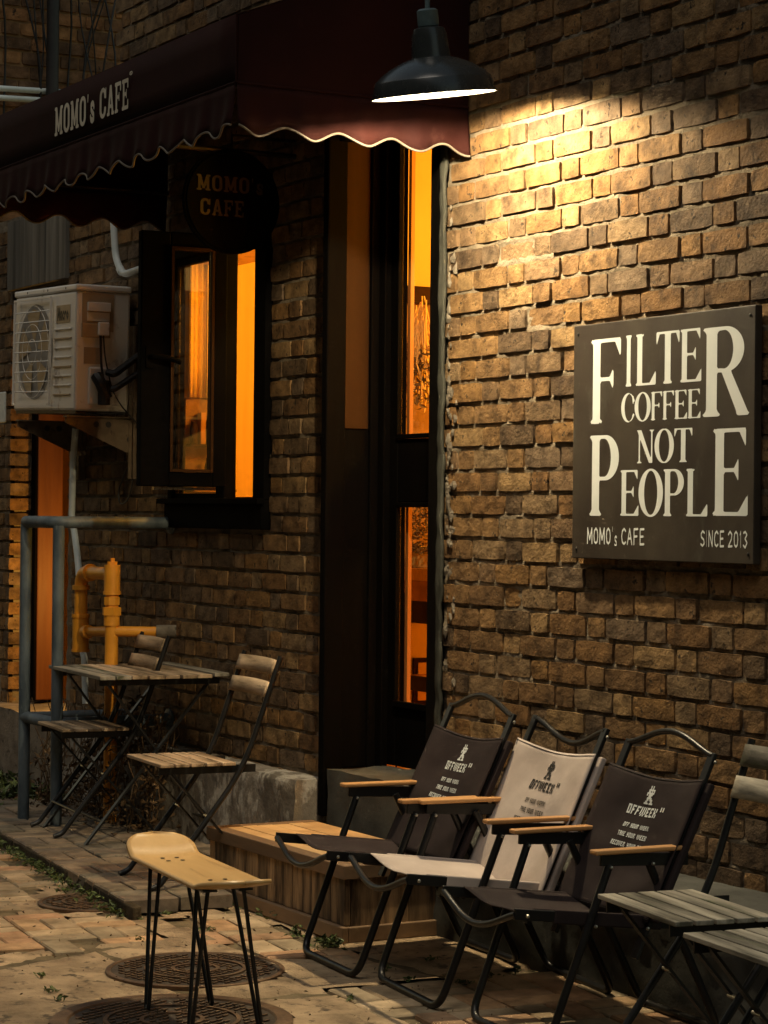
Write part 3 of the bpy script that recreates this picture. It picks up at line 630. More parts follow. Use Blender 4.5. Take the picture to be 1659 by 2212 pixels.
for i in range(-46, 20):
    for j in range(-20, 22):
        for s_ in (0, 1):
            flip = (i+j) % 2
            lx, ly = i*.204, j*.204
            if flip: lx += (-.051 if s_ == 0 else .051)
            else: ly += (-.051 if s_ == 0 else .051)
            ca, sa = math.cos(ang0), math.sin(ang0)
            x = K1.x+lx*ca-ly*sa; y = K1.y+.10+lx*sa+ly*ca
            pav.append((x, y, ang0+(PI/2 if flip else 0)))
def region(x, y):
    """0 none, 1 raised paving, 2 lower pavers, 3 flagstones"""
    if in_raised(x, y): return 1
    if y > -.02 or x < -5.2 or y < -2.8: return 0
    if in_raised(x, y+.07): return 0
    # lower pavers: strip in front of the kerb and in front of the platform
    if x < -.70+(-.9-y)*.05 and y > -2.8: return 2
    if x < .50 and -1.66 < y < -1.08 and not near_man(x, y, .12): return 2
    if x > 1.45 and y > -.98: return 2
    if .15 < x < 1.0 and -.95 < y < -.64: return 2
    return 3
cand = []
for x, y, a in pav:
    r = region(x, y)
    if r == 1: z = .052
    elif r == 2: z = .002
    else: continue
    if -.27 < x < .84 and y > -.56: continue
    if y > -.17 and x < -.44: continue
    if y > -.25 and x > .6: continue
    if r == 2 and in_raised(x, y+.085): continue
    u, v, d = proj((x, y, 0)); cand.append((F/d if (-40 < u < 1700 and v < 2260) else 0, x, y, a, z, r))
cand.sort(key=lambda c: -c[0]); rest = MB()
for n, (s_, x, y, a, z, r) in enumerate(cand):
    dz = random.uniform(-.003, .003)+.004*noise.noise(Vector((x*2, y*2, 0))); da = random.uniform(-.02, .02)
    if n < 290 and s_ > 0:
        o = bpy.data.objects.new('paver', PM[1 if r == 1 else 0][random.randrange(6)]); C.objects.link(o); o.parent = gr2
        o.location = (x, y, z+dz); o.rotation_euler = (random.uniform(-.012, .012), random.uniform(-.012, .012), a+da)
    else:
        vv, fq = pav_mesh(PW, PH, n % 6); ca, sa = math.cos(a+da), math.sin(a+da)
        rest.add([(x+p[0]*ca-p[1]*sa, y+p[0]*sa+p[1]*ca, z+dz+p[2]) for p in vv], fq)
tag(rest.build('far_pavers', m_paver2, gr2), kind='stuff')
# edge strips of the raised paving; its shadow gap is put into their dark colour
mb = MB()
for (a, b) in ((K0, K1), (K1, K2)):
    d = (b-a); L = d.length; d.normalize(); nrm = Vector((d.y, -d.x)); n = int(L/.42)
    for k in range(n):
        p0 = a+d*(L*k/n+.004); p1 = a+d*(L*(k+1)/n-.004); j = random.uniform(-.004, .004)
        mbk = MB(); q0 = p0+nrm*(.001+j); q1 = p1+nrm*(.004+j); r0 = p0-nrm*.03; r1 = p1-nrm*.03
        mbk.add([(q0.x, q0.y, -.03), (q1.x, q1.y, -.03), (r1.x, r1.y, -.03), (r0.x, r0.y, -.03), (q0.x, q0.y, .040), (q1.x, q1.y, .040), (r1.x, r1.y, .044), (r0.x, r0.y, .044)], [(0, 3, 2, 1), (4, 5, 6, 7), (0, 1, 5, 4), (1, 2, 6, 5), (2, 3, 7, 6), (3, 0, 4, 7)])
        mbk.build('shadow_gap_edge', m_soil, gr2, bevel=.006)
# flagstones and old concrete: jittered cells
rr = random.Random(5); CS = .78
def fp(i, j): 
    q_ = random.Random(i*97+j*131+5); return Vector((i*CS+q_.uniform(-.2, .2)-.1, j*CS*.8+q_.uniform(-.16, .16)-.05))
for i in range(-10, 10):
    for j in range(-8, 1):
        P = [fp(i, j), fp(i+1, j), fp(i+1, j+1), fp(i, j+1)]; c = sum(P, Vector((0, 0)))/4
        if c.x < -1.3 or c.y > -.2 or c.y < -2.9 or c.x > 3.4: continue
        P = [c+(p_-c)*(1-.006/(p_-c).length) for p_ in P]; zt = -.002+random.uniform(-.004, .003)
        def fn(u, v, P=P, zt=zt):
            a = P[0].lerp(P[1], u).lerp(P[3].lerp(P[2], u), v); e = min(u, 1-u, v, 1-v)
            jx = noise.noise(Vector((a.x*14, a.y*14, 2)))*.014; jy = noise.noise(Vector((a.x*14, a.y*14, 8)))*.014
            return (a.x+jx, a.y+jy, zt-.001+noise.noise(Vector((a.x*7, a.y*7, 1)))*.004+noise.noise(Vector((a.x*30, a.y*30, 1)))*.0025-(.02 if e < .001 else 0))
        mbf = MB(); ok = 8; v = []; keep = []
        n_ = 20
        for jj in range(n_+1):
            for ii in range(n_+1): v.append(fn(ii/n_, jj/n_))
        f = []
        for jj in range(n_):
            for ii in range(n_):
                q_ = [jj*(n_+1)+ii, jj*(n_+1)+ii+1, (jj+1)*(n_+1)+ii+1, (jj+1)*(n_+1)+ii]
                cx_ = sum(v[k][0] for k in q_)/4; cy_ = sum(v[k][1] for k in q_)/4
                if region(cx_, cy_) == 3 and not near_man(cx_, cy_, -.01): f.append(tuple(q_))
        if f: mbf.v = v; mbf.f = f; mbf.build('flagstone', m_flag, gr2, smooth=True)
# manhole covers
def manhole(c, r, label, style):
    t_ = thing('manhole_cover', label, 'manhole cover', (c[0], c[1], .0), rz=.4, group='round iron manhole covers in the paving')
    MB().lathe([(r, -.03), (r, .002), (r-.004, .004), (r-.014, .004), (r-.016, .001), (r-.018, -.01)] if style != 2 else [(r, -.03), (r, .003), (r-.008, .006), (r-.045, .006), (r-.050, .001), (r-.052, -.01)], 64).build('rim', m_iron, t_, smooth=True)
    MB().lathe([(.0001, .0005), (r-.015, .0005), (r-.017, -.004)], 64).build('lid', m_irond, t_)
    mb = MB(); n = int((r-.05)*2/.026)
    for i in range(n+1):
        x = -(r-.05)+i*.026
        for jy in range(n+1):
            y = -(r-.05)+jy*.026
            d = math.hypot(x, y)
            if d > (r-.035 if style != 2 else r-.07) or abs(d-r*.55) < .018 or abs(abs(x)-abs(y)) < .012: continue
            if style == 1 and ((i+jy) % 2): mb.box((x-.010, y-.004, .002), (x+.010, y+.004, .005))
            elif style == 0: mb.box((x-.009, y-.009, .002), (x+.009, y+.009, .005))
            else: mb.box((x-.004, y-.010, .002), (x+.004, y+.010, .005))
    tag(mb.build('tread_pattern', m_iron, t_), kind='stuff')
    for q_ in (.55, .25):
        MB().lathe([(r*q_-.006, .0), (r*q_-.006, .006), (r*q_+.006, .006), (r*q_+.006, .0)], 48).build('ring', m_iron, t_, smooth=True)
    return t_
manhole(MAN[0][0], MAN[0][1], 'small rusty manhole cover tucked against the corner of the raised kerb', 0)
manhole(MAN[1][0], MAN[1][1], 'round iron manhole cover set in concrete just behind the skateboard stool', 1)
manhole(MAN[2][0], MAN[2][1], 'largest manhole cover with a wide rim, under the legs of the skateboard stool', 2)

# ================================================================== VEGETATION
def leafmesh(mb, c, s_, rg):
    a = Vector((rg.gauss(0, 1), rg.gauss(0, 1), rg.gauss(0, .6))).normalized(); b = a.orthogonal().normalized(); b = (Matrix.Rotation(rg.uniform(0, 6.3), 3, a)@b)
    c = Vector(c); n = a.cross(b)*.25*s_
    mb.add([c-a*s_, c+b*s_*.45+n, c+a*s_, c-b*s_*.45+n], [(0, 1, 2), (0, 2, 3)])
def weeds(name, label, cat, spots, n, s0, s1, hgt, mat=None, seed=1, spread=.05):
    rg = random.Random(seed); mb = MB()
    for (x, y, z, k) in spots:
        for i in range(int(n*k)):
            r = abs(rg.gauss(0, spread))*k; a = rg.uniform(0, 6.3); leafmesh(mb, (x+r*math.cos(a), y+r*math.sin(a), z+rg.uniform(0, hgt)*max(.15, 1-r/(spread*2.5))), rg.uniform(s0, s1), rg)
    o = mb.build(name, mat or m_leaf); tag(o, label, cat); return o
kerbline = [(K0.lerp(K1, t_).x+kd.y*.03, K0.lerp(K1, t_).y-.03, .0, random.uniform(.5, 1.2)) for t_ in [.40+.6*i/60 for i in range(60)] if random.random() < .8]
tag(weeds('weeds', 'low green weeds growing along the edge of the raised kerb', 'weeds', kerbline, 26, .006, .016, .035, seed=2, spread=.035), kind='stuff')
def gspots(pts, z=0.): return [(*G(x, y, z)[:2], z, k) for x, y, k in pts]
tag(weeds('weeds', 'green weeds at the foot of the wooden platform', 'weeds', gspots([(480, 1912, 1), (500, 1925, 1.2), (530, 1950, 1.4), (548, 1960, 1.2), (575, 1975, 1), (600, 1985, .8), (640, 2020, .6), (700, 2045, 1.), (720, 2045, .8), (470, 1900, 1)]), 60, .006, .016, .04, seed=3, spread=.03), kind='stuff')
tag(weeds('weeds', 'sparse weeds between the paving stones in front of the director chairs', 'weeds', gspots([(360, 1975, .5), (300, 1985, .3), (880, 2120, .5), (830, 2095, .7), (1000, 2125, .6), (1060, 2110, .8), (1120, 2100, .5), (760, 2160, .5), (930, 2075, .5), (450, 2010, .4), (90, 2110, .5), (110, 2140, .6), (130, 2160, .5), (300, 2030, .3)]), 36, .005, .012, .015, seed=4, spread=.03), kind='stuff')
pl = [(-3.9+random.random()*1.6, -.62-random.random()*.25+.0, .0, 1) for _ in range(26)]
tag(weeds('ground_plants', 'leafy green plants on the ground behind the grey railing posts', 'plants', [(x, y+.05, .0, random.uniform(.6, 1.3)) for x, y, z, k in pl]+gspots([(x_, y_, 1.) for x_ in range(-14, 128, 9) for y_ in (1645, 1655, 1668, 1682, 1700, 1722, 1745)], .0), 46, .012, .030, .13, seed=5, spread=.09), kind='stuff')
vine = [(-2.7+.12*i+random.uniform(-.05, .05), -.20-random.random()*.12, .05, 1.) for i in range(11)]
tag(weeds('dry_creeper', 'dry brown creeper tangled at the foot of the wall behind the slatted table', 'creeper', vine+[(-2.3+.1*i, -.17, .3, .9) for i in range(7)], 80, .010, .026, .34, m_dry, 6, .09), kind='stuff')
mb = MB(); rg = random.Random(9)
for i in range(60):
    x = -2.8+rg.random()*1.3; p0 = Vector((x, -.25-rg.random()*.1, .04)); pts = [p0]
    for k in range(7): p0 = p0+Vector((rg.gauss(0, .035), rg.gauss(0, .02)+.008, .07)); p0.y = min(p0.y, -.05); pts.append(p0.copy())
    mb.tube(pts, .0025, 4)
tag(tag(mb.build('dry_stems', m_dry), 'thin dry stems standing against the wall behind the yellow pipe', 'stems'), kind='stuff')
mb = MB(); rg = random.Random(12)
for x, y in [(265, 1955), (285, 1962), (392, 1946), (410, 1949), (395, 1948)]:
    leafmesh(mb, G(x, y, .015), .017, rg)
tag(mb.build('fallen_leaves', m_yel), 'fallen yellow leaves lying beside the kerb corner', 'leaves', kind='stuff')
mb = MB(); rg = random.Random(13)
for i in range(420):
    x = rg.uniform(-1.2, 3.); y = rg.uniform(-1.9, -.7)
    if in_raised(x, y): continue
    leafmesh(mb, (x, y, .008+rg.random()*.004), rg.uniform(.003, .008), rg)
tag(tag(mb.build('litter', m_dry), 'small dry leaf crumbs scattered over the paving', 'leaf litter'), kind='stuff')

# ================================================================== AWNING
AX0, AX1, AY = -1.982, .607, -.911
aw = thing('awning', 'dark maroon box awning with a scalloped white-edged valance over the cafe front', 'awning')
ZS, ZT, ZW = 2.826, 3.052, 3.40
MB().grid(lambda u, v: (AX0+(AX1-AX0)*u, AY-.003*math.sin(u*9), ZS+(ZT-ZS)*v), 20, 3).build('front_fascia', m_fascia, aw, smooth=True, solid=.004)
for xx in (AX1, AX0):
    mb = MB(); mb.add([(xx, AY+.004, ZS), (xx, -.02, ZS), (xx, -.02, ZW), (xx, AY+.004, ZT-.004)], [(0, 1, 2, 3)]); mb.build('side_fascia', m_fascia, aw, solid=.004)
mb = MB(); mb.grid(lambda u, v: (AX0+(AX1-AX0)*u, AY+.003+(-.02-AY)*v, ZT+(ZW-ZT)*v), 12, 4); mb.build('roof', m_fascia, aw, solid=.004)
def valance(name, p0, p1, out, n, per, zt, zb, amp, ph, flare=.014):
    p0, p1 = Vector(p0), Vector(p1); d = (p1-p0); L = d.length; v = []; f = []; nz = 5
    for i in range(n+1):
        t_ = i/n; s_ = t_*L; bot = zb+amp*math.cos(2*PI*s_/per+ph)
        for k in range(nz+1):
            h = k/nz; z = zt+(bot-zt)*h; wv = .006*math.sin(2*PI*s_/.23+1.3)*h+.004*math.sin(2*PI*s_/.11)*h
            q_ = p0+d*t_+Vector(out)*(flare*h*h+wv+.004); v.append((q_.x, q_.y, z))
    for i in range(n):
        for k in range(nz): a = i*(nz+1)+k; f.append((a, a+nz+1, a+nz+2, a+1))
    mb = MB(); mb.v = v; mb.f = f; mb.build(name, m_fascia, aw, smooth=True, solid=.003)
    MB().tube([v[i*(nz+1)+nz] for i in range(n+1)], .0042, 6).build('piping', m_piping, aw, smooth=True)
valance('front_valance', (AX0, AY, 0), (AX1, AY, 0), (0, -1, 0), 300, .187, ZS, 2.672, .0165, .75-2*PI*(AX1-AX0)/.187)
valance('side_valance', (AX1, AY, 0), (AX1, -.02, 0), (1, 0, 0), 140, .203, ZS, 2.672, .0175, .75, .010)
valance('side_valance', (AX0, AY, 0), (AX0, -.02, 0), (-1, 0, 0), 140, .203, ZS, 2.680, .021, .75, .012)
MB().tube([(AX1+.004, AY-.003, ZT), (AX1+.004, AY-.003, ZS)], .004, 6).tube([(AX0, AY-.004, ZS-.001), (AX1, AY-.004, ZS-.001)], .005, 6).tube([(AX1+.004, AY, ZS), (AX1+.004, -.02, ZS)], .005, 6).build('seam', m_fascia, aw)
fr = MB()
for x in (AX0+.03, -.7, AX1-.03): fr.tube([(x, AY+.02, ZS), (x, -.03, ZS)], .011, 8).tube([(x, AY+.02, ZT-.03), (x, -.03, ZW-.04)], .011, 8)
fr.tube([(AX0+.03, AY+.02, ZS), (AX1-.03, AY+.02, ZS)], .011, 8).build('frame', m_metal, aw)
mb = MB(); wd = {'M': 1.25, "'": .35, 's': .75, ' ': .45, 'F': .9, 'E': .9}
word(mb, "MOMO's CAFE", 'slab', lambda u, v: (-1.03+.742*u, AY-.0085-.003*0, 2.873+.112*v), wd, .10, (22, 28))
shape_mesh(mb, SLAB['r'](), lambda u, v: (-.285+.035*u, AY-.0085, 2.955+.05*v), 20, 30)
mb.build('lettering', m_cream, aw)

# round blade sign under the awning
bs = thing('round_sign', 'round black hanging sign in the shade under the awning reading MOMO\'s CAFE in brown letters', 'sign', (-.70, -.31, 2.625))
Mx = Matrix.Rotation(PI/2, 3, 'Y')
MB().lathe([(.0001, .012), (.205, .012), (.205, -.012), (.0001, -.012)], 48, Mx).build('disc', m_frame, bs, smooth=True)
MB().lathe([(.188, .012), (.190, .017), (.196, .017), (.198, .012)], 48, Mx).build('ring', m_frame, bs, smooth=True)
MB().tube([(0, .0, .19), (0, 0, .26), (0, .28, .26)], .008, 8).build('hanger', m_metal, bs)
mb = MB(); word(mb, "MOMO's", 'slab', lambda u, v: (.0145, -.155+.29*u, .035+.062*v), wd, .10, (18, 22)); word(mb, "CAFE", 'slab', lambda u, v: (.0145, -.14+.19*u, -.06+.064*v), wd, .12, (18, 22))
mb.build('lettering', m_dimtext, bs)

# ================================================================== LAMP
lp = thing('wall_lamp', 'black barn lamp with a wide tilted shade, lit, hanging in front of the brick wall', 'lamp', (1.115, -.452, 2.752))
tilt = Matrix.Rotation(math.radians(8.5), 4, 'X')@Matrix.Rotation(math.radians(4), 4, 'Y')
def LB(mb, name, mat, smooth=True, parent=lp):
    o = mb.build(name, mat, parent, smooth=smooth); o.matrix_local = tilt; return o
shade = LB(MB().lathe([(.200, -.004), (.200, .0), (.188, .045), (.186, .048), (.165, .068), (.130, .090), (.09, .108), (.064, .116)], 56), 'shade', m_lampblk)
LB(MB().lathe([(.064, .116), (.062, .125), (.057, .185), (.050, .208), (.032, .214)], 40), 'neck', m_lampblk)
LB(MB().lathe([(.200, -.004), (.194, -.001), (.183, .042), (.160, .064), (.126, .085), (.088, .102), (.058, .110), (.05, .17), (.0001, .18)], 56), 'shade_lining', m_lampin)
LB(MB().lathe([(.032, .214), (.034, .216), (.034, .264), (.026, .270), (.012, .271)], 32), 'socket', m_socket)
LB(MB().lathe([(.0001, .056), (.012, .058), (.024, .068), (.028, .082), (.024, .098), (.014, .115), (.013, .15)], 24), 'bulb', emit('bulb_glow', (1, .93, .75), 30))
up_ = tilt@Vector((0, 0, .257))
MB().tube(arc([up_, (up_.x, up_.y, .55), (up_.x, .0, .85), (up_.x, .44, .85)], .22, 10), .0085, 10).build('gooseneck', m_socket, lp, smooth=True)
MB().lathe([(.0001, .0), (.055, .0), (.055, .012), (.0001, .014)], 24, Matrix.Rotation(PI/2, 3, 'X')).build('wall_plate', m_metal, lp, loc=(0, .452, .85))
b = tilt@Vector((0, 0, .052))
LAMP_L = plight('lamp_light', (0, 0, 0), (1, .80, .50), 168, .030); LAMP_L.parent = lp; LAMP_L.location = b
# interior lights (lit rooms)
plight('room_light', (-1.15, .62, 2.35), (1, .50, .045), 36, .12)
plight('room_light', (.45, 1.0, 2.45), (1, .50, .045), 95, .12)
plight('side_room_light', (-3.34, .22, 1.0), (1, .48, .07), 22, .03)

# ================================================================== FILTER COFFEE SIGN
sx0_, sx1_, sz0, sz1, sy = 1.331, 2.262, 1.272, 2.015, -.055
sg = thing('wall_sign', 'large dark square board on the brick wall painted FILTER COFFEE NOT PEOPLE in white', 'sign', ((sx0_+sx1_)/2, -.03, sz0))
ox, oz = (sx0_+sx1_)/2, sz0
MB().box((sx0_-ox, -.02, 0), (sx1_-ox, .005, sz1-sz0)).build('board', m_board, sg, bevel=.003)
for a_x in (-.44, .44):
    for a_z in (.03, .715): MB().lathe([(.0001, .003), (.004, .0025), (.005, 0)], 8, Matrix.Translation((a_x, -.0205, a_z))@Matrix.Rotation(PI/2, 4, 'X')).build('screw', m_dark, sg)
S6 = lambda x, y: ((1769+x/1.659)*.59914, (900+y/1.659)*.59914)
def sbox(L, Tt, R, Bt):                      # letter box from two photographed corners: (left,bottom) and (right,top)
    a = W(*S6(L, Bt), .052); b = W(*S6(R, Tt), .052); return a[0], b[0], a[2], b[2]
def sput(mb, ch, L, Bt, R, Tt, kind='serif', wid=None, gap=.02, res=(34, 46), r=.075):
    x0, x1, z0, z1 = sbox(L, Tt, R, Bt)
    word(mb, ch, kind, lambda u, v: (x0+(x1-x0)*u-ox, -.0207, z0+(z1-z0)*v-oz), wid, gap, res, r)
mb = MB()
sput(mb, 'F', 585, 1045, 782, 522); sput(mb, 'R', 1258, 1003, 1545, 442)
sw = {'I': .62, 'L': 1.0, 'T': 1.08, 'E': .98}
sput(mb, 'ILTE', 783, 822, 1262, 465, wid=sw, gap=-.03)
sput(mb, 'COFFEE', 778, 1032, 1255, 830, wid={'C': 1.0, 'O': 1.15, 'F': .84, 'E': .92}, gap=-.02, res=(24, 30))
sput(mb, 'NOT', 870, 1278, 1207, 1065, wid={'N': 1.0, 'O': 1.05}, gap=0, res=(28, 34))
sput(mb, 'P', 583, 1592, 778, 1105); sput(mb, 'E', 1312, 1592, 1542, 1063)
sput(mb, 'EOPL', 766, 1592, 1299, 1308, wid={'E': .92, 'O': 1.12, 'P': 1.0, 'L': 1.0}, gap=-.01)
hw = {'M': 1.15, "'": .3, 's': .6, ' ': .35, 'I': .3, '1': .5}
sput(mb, "MOMO's CAFE", 574, 1755, 918, 1672, 'hand', hw, .22, (22, 30), .075); sput(mb, "SINCE 2013", 1252, 1772, 1535, 1688, 'hand', hw, .24, (22, 30), .075)
mb.build('lettering', m_white, sg)

# ================================================================== AIR CONDITIONER
# local frame: x along the wall, y outwards negative
acr = Matrix.Translation((-2.345, -.045, 1.865))@Matrix.Rotation(math.radians(1.9), 4, 'Y')
ac = thing('air_conditioner', 'white outdoor air conditioner unit on brackets on the wall under the awning end', 'air conditioner'); ac.matrix_world = acr
AW, AD, AH = .80, .265, .575
MB().box((-AW, -AD, 0), (0, 0, AH-.03)).build('casing', m_acw, ac, bevel=.012)
MB().box((-AW-.006, -AD-.006, AH-.03), (.006, .003, AH)).build('lid', m_acw, ac, bevel=.008)
MB().box((-AW+.01, -AD+.01, -.012), (-.01, -.01, 0)).build('base_pan', m_dark, ac)
fc = (-AW+.285, AH*.50-.01); FR = .225
mb = MB(); Rf = Matrix.Rotation(PI/2, 3, 'X')
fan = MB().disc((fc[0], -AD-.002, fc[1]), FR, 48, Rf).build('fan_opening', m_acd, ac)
mb = MB()
for k in range(5):
    a = 2*PI*k/5+.4
    for q_ in range(1): mb.add([(fc[0]+.04*math.cos(a), -AD-.004, fc[1]+.04*math.sin(a)), (fc[0]+.2*math.cos(a-.42), -AD-.004, fc[1]+.2*math.sin(a-.42)), (fc[0]+.205*math.cos(a), -AD-.007, fc[1]+.205*math.sin(a)), (fc[0]+.2*math.cos(a+.42), -AD-.009, fc[1]+.2*math.sin(a+.42))], [(0, 1, 2, 3)])
mb.build('fan_blades', m_acy, fan)
g_ = MB()
for r in (.06, .13, .218):
    g_.tube([(fc[0]+r*math.cos(2*PI*k/40), -AD-.018, fc[1]+r*math.sin(2*PI*k/40)) for k in range(41)], .0017, 4, False)
for k in range(1, 10):
    z = fc[1]-.235+k*.047; g_.tube([(fc[0]-.225, -AD-.02, z), (fc[0]+.225, -AD-.02, z)], .0028, 5)
g_.box((fc[0]-.245, -AD-.022, fc[1]-.252), (fc[0]+.235, -AD-.012, fc[1]-.244)).box((fc[0]-.245, -AD-.022, fc[1]+.244), (fc[0]+.235, -AD-.012, fc[1]+.252)).box((fc[0]-.250, -AD-.022, fc[1]-.252), (fc[0]-.243, -AD-.012, fc[1]+.252)).box((fc[0]+.233, -AD-.022, fc[1]-.252), (fc[0]+.241, -AD-.012, fc[1]+.252))
g_.build('fan_grille', m_acw, ac)
for k in range(8): MB().box((-.265, -AD-.006, .07+k*.043), (-.05, -AD+.001, .078+k*.043)).build('louvre', m_acw if k % 3 else m_acy, ac, bevel=.002)
MB().box((-.245, -AD-.003, .405), (-.075, -AD+.001, .485)).build('badge', m_acy, ac)
mb = MB(); word(mb, 'Macro', 'hand', lambda u, v: (-.225+.135*u, -AD-.0045, .42+.05*v), {'M': 1.3}, .15, (22, 26), .13); mb.build('lettering', m_dark, ac)
# side face (+x) details
MB().box((-.001, -.238, .365), (.004, -.085, .535)).build('side_recess', m_acy, ac)
MB().box((.004, -.215, .455), (.020, -.105, .495)).box((.004, -.215, .41), (.008, -.105, .45)).build('grip', m_acw, ac, bevel=.003)
MB().box((-.001, -.24, .335), (.010, -.10, .40)).build('terminal_cover', m_acy, ac, bevel=.003)
MB().box((.010, -.165, .345), (.034, -.115, .405)).build('junction_box', m_acw, ac, bevel=.004)
MB().box((-.001, -.225, .215), (.002, -.14, .29)).build('label_plate', m_acy, ac)
MB().box((-.001, -.20, .03), (.012, -.015, .20)).build('valve_cover', m_acw, ac, bevel=.01)
MB().tube(arc([(.02, -.17, .16), (.05, -.16, .13), (.05, -.13, .06)], .02), .028, 8).tube(arc([(.03, -.12, .18), (.06, -.10, .17), (.06, .02, .26)], .03), .017, 8).tube(arc([(.03, -.13, .11), (.06, -.10, .10), (.06, .02, .18)], .03), .015, 8).tube([(.04, -.14, .14), (.045, -.14, .03)], .03, 8).build('insulated_pipe', m_dark, ac, smooth=True)
MB().tube(arc([(.022, -.14, .345), (.03, -.135, .25), (.04, -.10, .1), (.05, -.06, .03), (.06, .03, -.06)], .05), .0035, 6).tube(arc([(.022, -.155, .345), (.03, -.15, .2), (.045, -.14, .12)], .05), .006, 6).build('cable', m_dark, ac, smooth=True)
for k, (a, b_) in enumerate(((-.35, .56), (-.62, .56), (-.12, .56))): MB().disc((a, -AD-.0075, b_), .006, 10, Rf).build('screw', m_dark, ac)
br = thing('wall_bracket', 'rusty steel bracket arms carrying the air conditioner', 'bracket', (-2.33, 0, 1.84))
for xx in (0., -.62):
    ac_ = MB(); ac_.box((xx-.003, -.05, -.28), (xx+.003, -.012, .42)).add([(xx, -.035, -.0), (xx, -.36, -.0), (xx, -.36, -.03), (xx, -.06, -.16), (xx, -.03, -.16)], [(0, 1, 2, 3, 4)]).box((xx-.022, -.36, -.004), (xx+.022, -.03, .0)).box((xx-.02, -.034, -.28), (xx+.02, -.026, .42))
    ac_.build('arm', m_rust, br, solid=.003)
    mb = MB(); My = Matrix.Rotation(PI/2, 3, 'Y')
    for yy, zz in ((-.15, -.035), (-.21, -.035), (-.045, -.10)): mb.disc((xx+.0035, yy, zz), .014, 14, My)
    mb.build('bolt_hole', m_dark, br)
pp = thing('drain_pipe', 'thin white pipe hanging from the air conditioner down to the yellow gas pipe', 'pipe')
def WP(x, y, o): return tuple(W(x, y, o))
MB().tube(arc([WP(163, 925, .16), WP(158, 1000, .15), WP(155, 1120, .15), WP(161, 1150, .16), WP(169, 1215, .2), WP(172, 1260, .22)], .05), .016, 10).build('pipe', m_pvc, pp, smooth=True)
MB().tube([WP(178, 1405, .24), WP(182, 1420, .24), WP(185, 1520, .24)], .015, 10).build('lower_pipe', m_pvc, pp, smooth=True)
wp = thing('bent_pipe', 'white plastic pipe bending from under the awning to the casement window', 'pipe')
MB().tube(arc([WP(243, 420, .06), WP(245, 475, .06), WP(250, 560, .06), WP(266, 594, .06), WP(330, 572, .06), WP(350, 566, .06)], .08), .0165, 12).build('pipe', m_pvc, wp, smooth=True)
MB().tube([WP(259, 580, .06), WP(263, 588, .06)], .0195, 12).build('collar', m_pvc, wp, smooth=True)
cb = thing('loose_cable', 'black cable looping down the brick wall below the air conditioner', 'cable')
MB().tube(arc([WP(286, 930, .03), WP(288, 1040, .03), WP(275, 1085, .03), WP(258, 1090, .03), WP(255, 1060, .03), WP(275, 1010, .03)], .06), .004, 6).build('cable', m_dark, cb, smooth=True)
pn = thing('street_plate', 'small pale blue plate at the left edge of the wall beside the air conditioner', 'plate', tuple(W(4, 880, .3)))
MB().box((-.25, -.004, -.075), (.055, .004, .075)).build('plate', m_pvc, pn, bevel=.006)
mb = MB(); word(mb, 'E I', 'hand', lambda u, v: (-.06+.1*u, -.006, -.05+.035*v), {'I': .3}, .2, (14, 18), .09)
mb.build('mark', m_rail, pn)

# ================================================================== RAILING + GAS PIPE
rl = thing('pipe_railing', 'grey blue steel pipe railing standing out from the wall beside the side doorway', 'railing')
PR = .0255; a2 = (-1.90, -.55); a1 = (-2.165, -.60)
MB().tube([(*a1, -.02), (*a1, 1.35)], PR, 16).build('post', m_rail, rl, smooth=True)
MB().tube([(*a2, -.02), (*a2, 1.345)], PR, 16).build('post', m_rail, rl, smooth=True)
MB().tube(arc([(a1[0]-.0, a1[1], 1.36), (a1[0]+.03, a1[1]+.0, 1.36), (a2[0], a2[1]-.02, 1.36), (a2[0]+.01, a2[1]+.1, 1.36), (-1.905, -.02, 1.36)], .10), PR*1.03, 16).build('top_rail', m_rail, rl, smooth=True)
MB().tube(arc([(a1[0], a1[1], .50), (a2[0], a2[1], .49), (-1.905, -.02, .49)], .03), PR*1.03, 16).build('lower_rail', m_rail, rl, smooth=True)
MB().tube([(a1[0], a1[1], .50), (a1[0]+.0, -.10, .50)], PR*.8, 14).build('back_rail', m_rail, rl, smooth=True)
for z in (1.36, .49):
    MB().lathe([(.0001, 0), (.048, 0), (.048, .008), (.03, .012), (.03, .03)], 24, Matrix.Rotation(PI/2, 3, 'X')).build('flange', m_rail, rl, smooth=True, loc=(-1.905, -.018, z))
gp = thing('gas_pipe', 'yellow gas pipe loop with fittings rising beside the wall behind the railing', 'pipe')
gx0, gx1, gy = -2.265, -1.90, -.30
zt, zb_, zl = 1.135, .60, .885
gr_ = .029
MB().tube([(gx1, gy, .0), (gx1, gy, 1.165)], gr_, 18).build('riser', m_yellow, gp, smooth=True)
MB().tube(arc([(gx1, gy, zt), (gx0, gy, zt), (gx0, gy, .79)], .07, 8), gr_, 18).build('elbow_pipe', m_yellow, gp, smooth=True)
MB().tube([(gx0, gy, zl-.02), (gx1+.02, gy+.02, zl), (gx1+.10, -.12, zl)], gr_*.78, 16).build('branch', m_yellow, gp, smooth=True)
for (x, y, z0_, z1_, r, n) in ((gx1, gy, 1.06, 1.175, 1.22, 18), (gx1, gy, 1.175, 1.19, .8, 8), (gx1, gy, 1.19, 1.205, .4, 4), (gx1, gy, 1.0, 1.035, 1.25, 8), (gx1, gy, .955, .99, 1.5, 6), (gx1, gy, .91, .955, 1.2, 18), (gx1, gy, 1.045, 1.06, 1.35, 18), (gx0, gy, .78, .93, 1.28, 18), (gx0, gy, .93, .945, 1.42, 18), (gx0, gy, .775, .787, 1.42, 18), (gx0, gy, 1.055, 1.075, 1.35, 18)):
    MB().tube([(x, y, z0_), (x, y, z1_)], gr_*r, n).build('fitting', m_yellow, gp, smooth=n > 8)
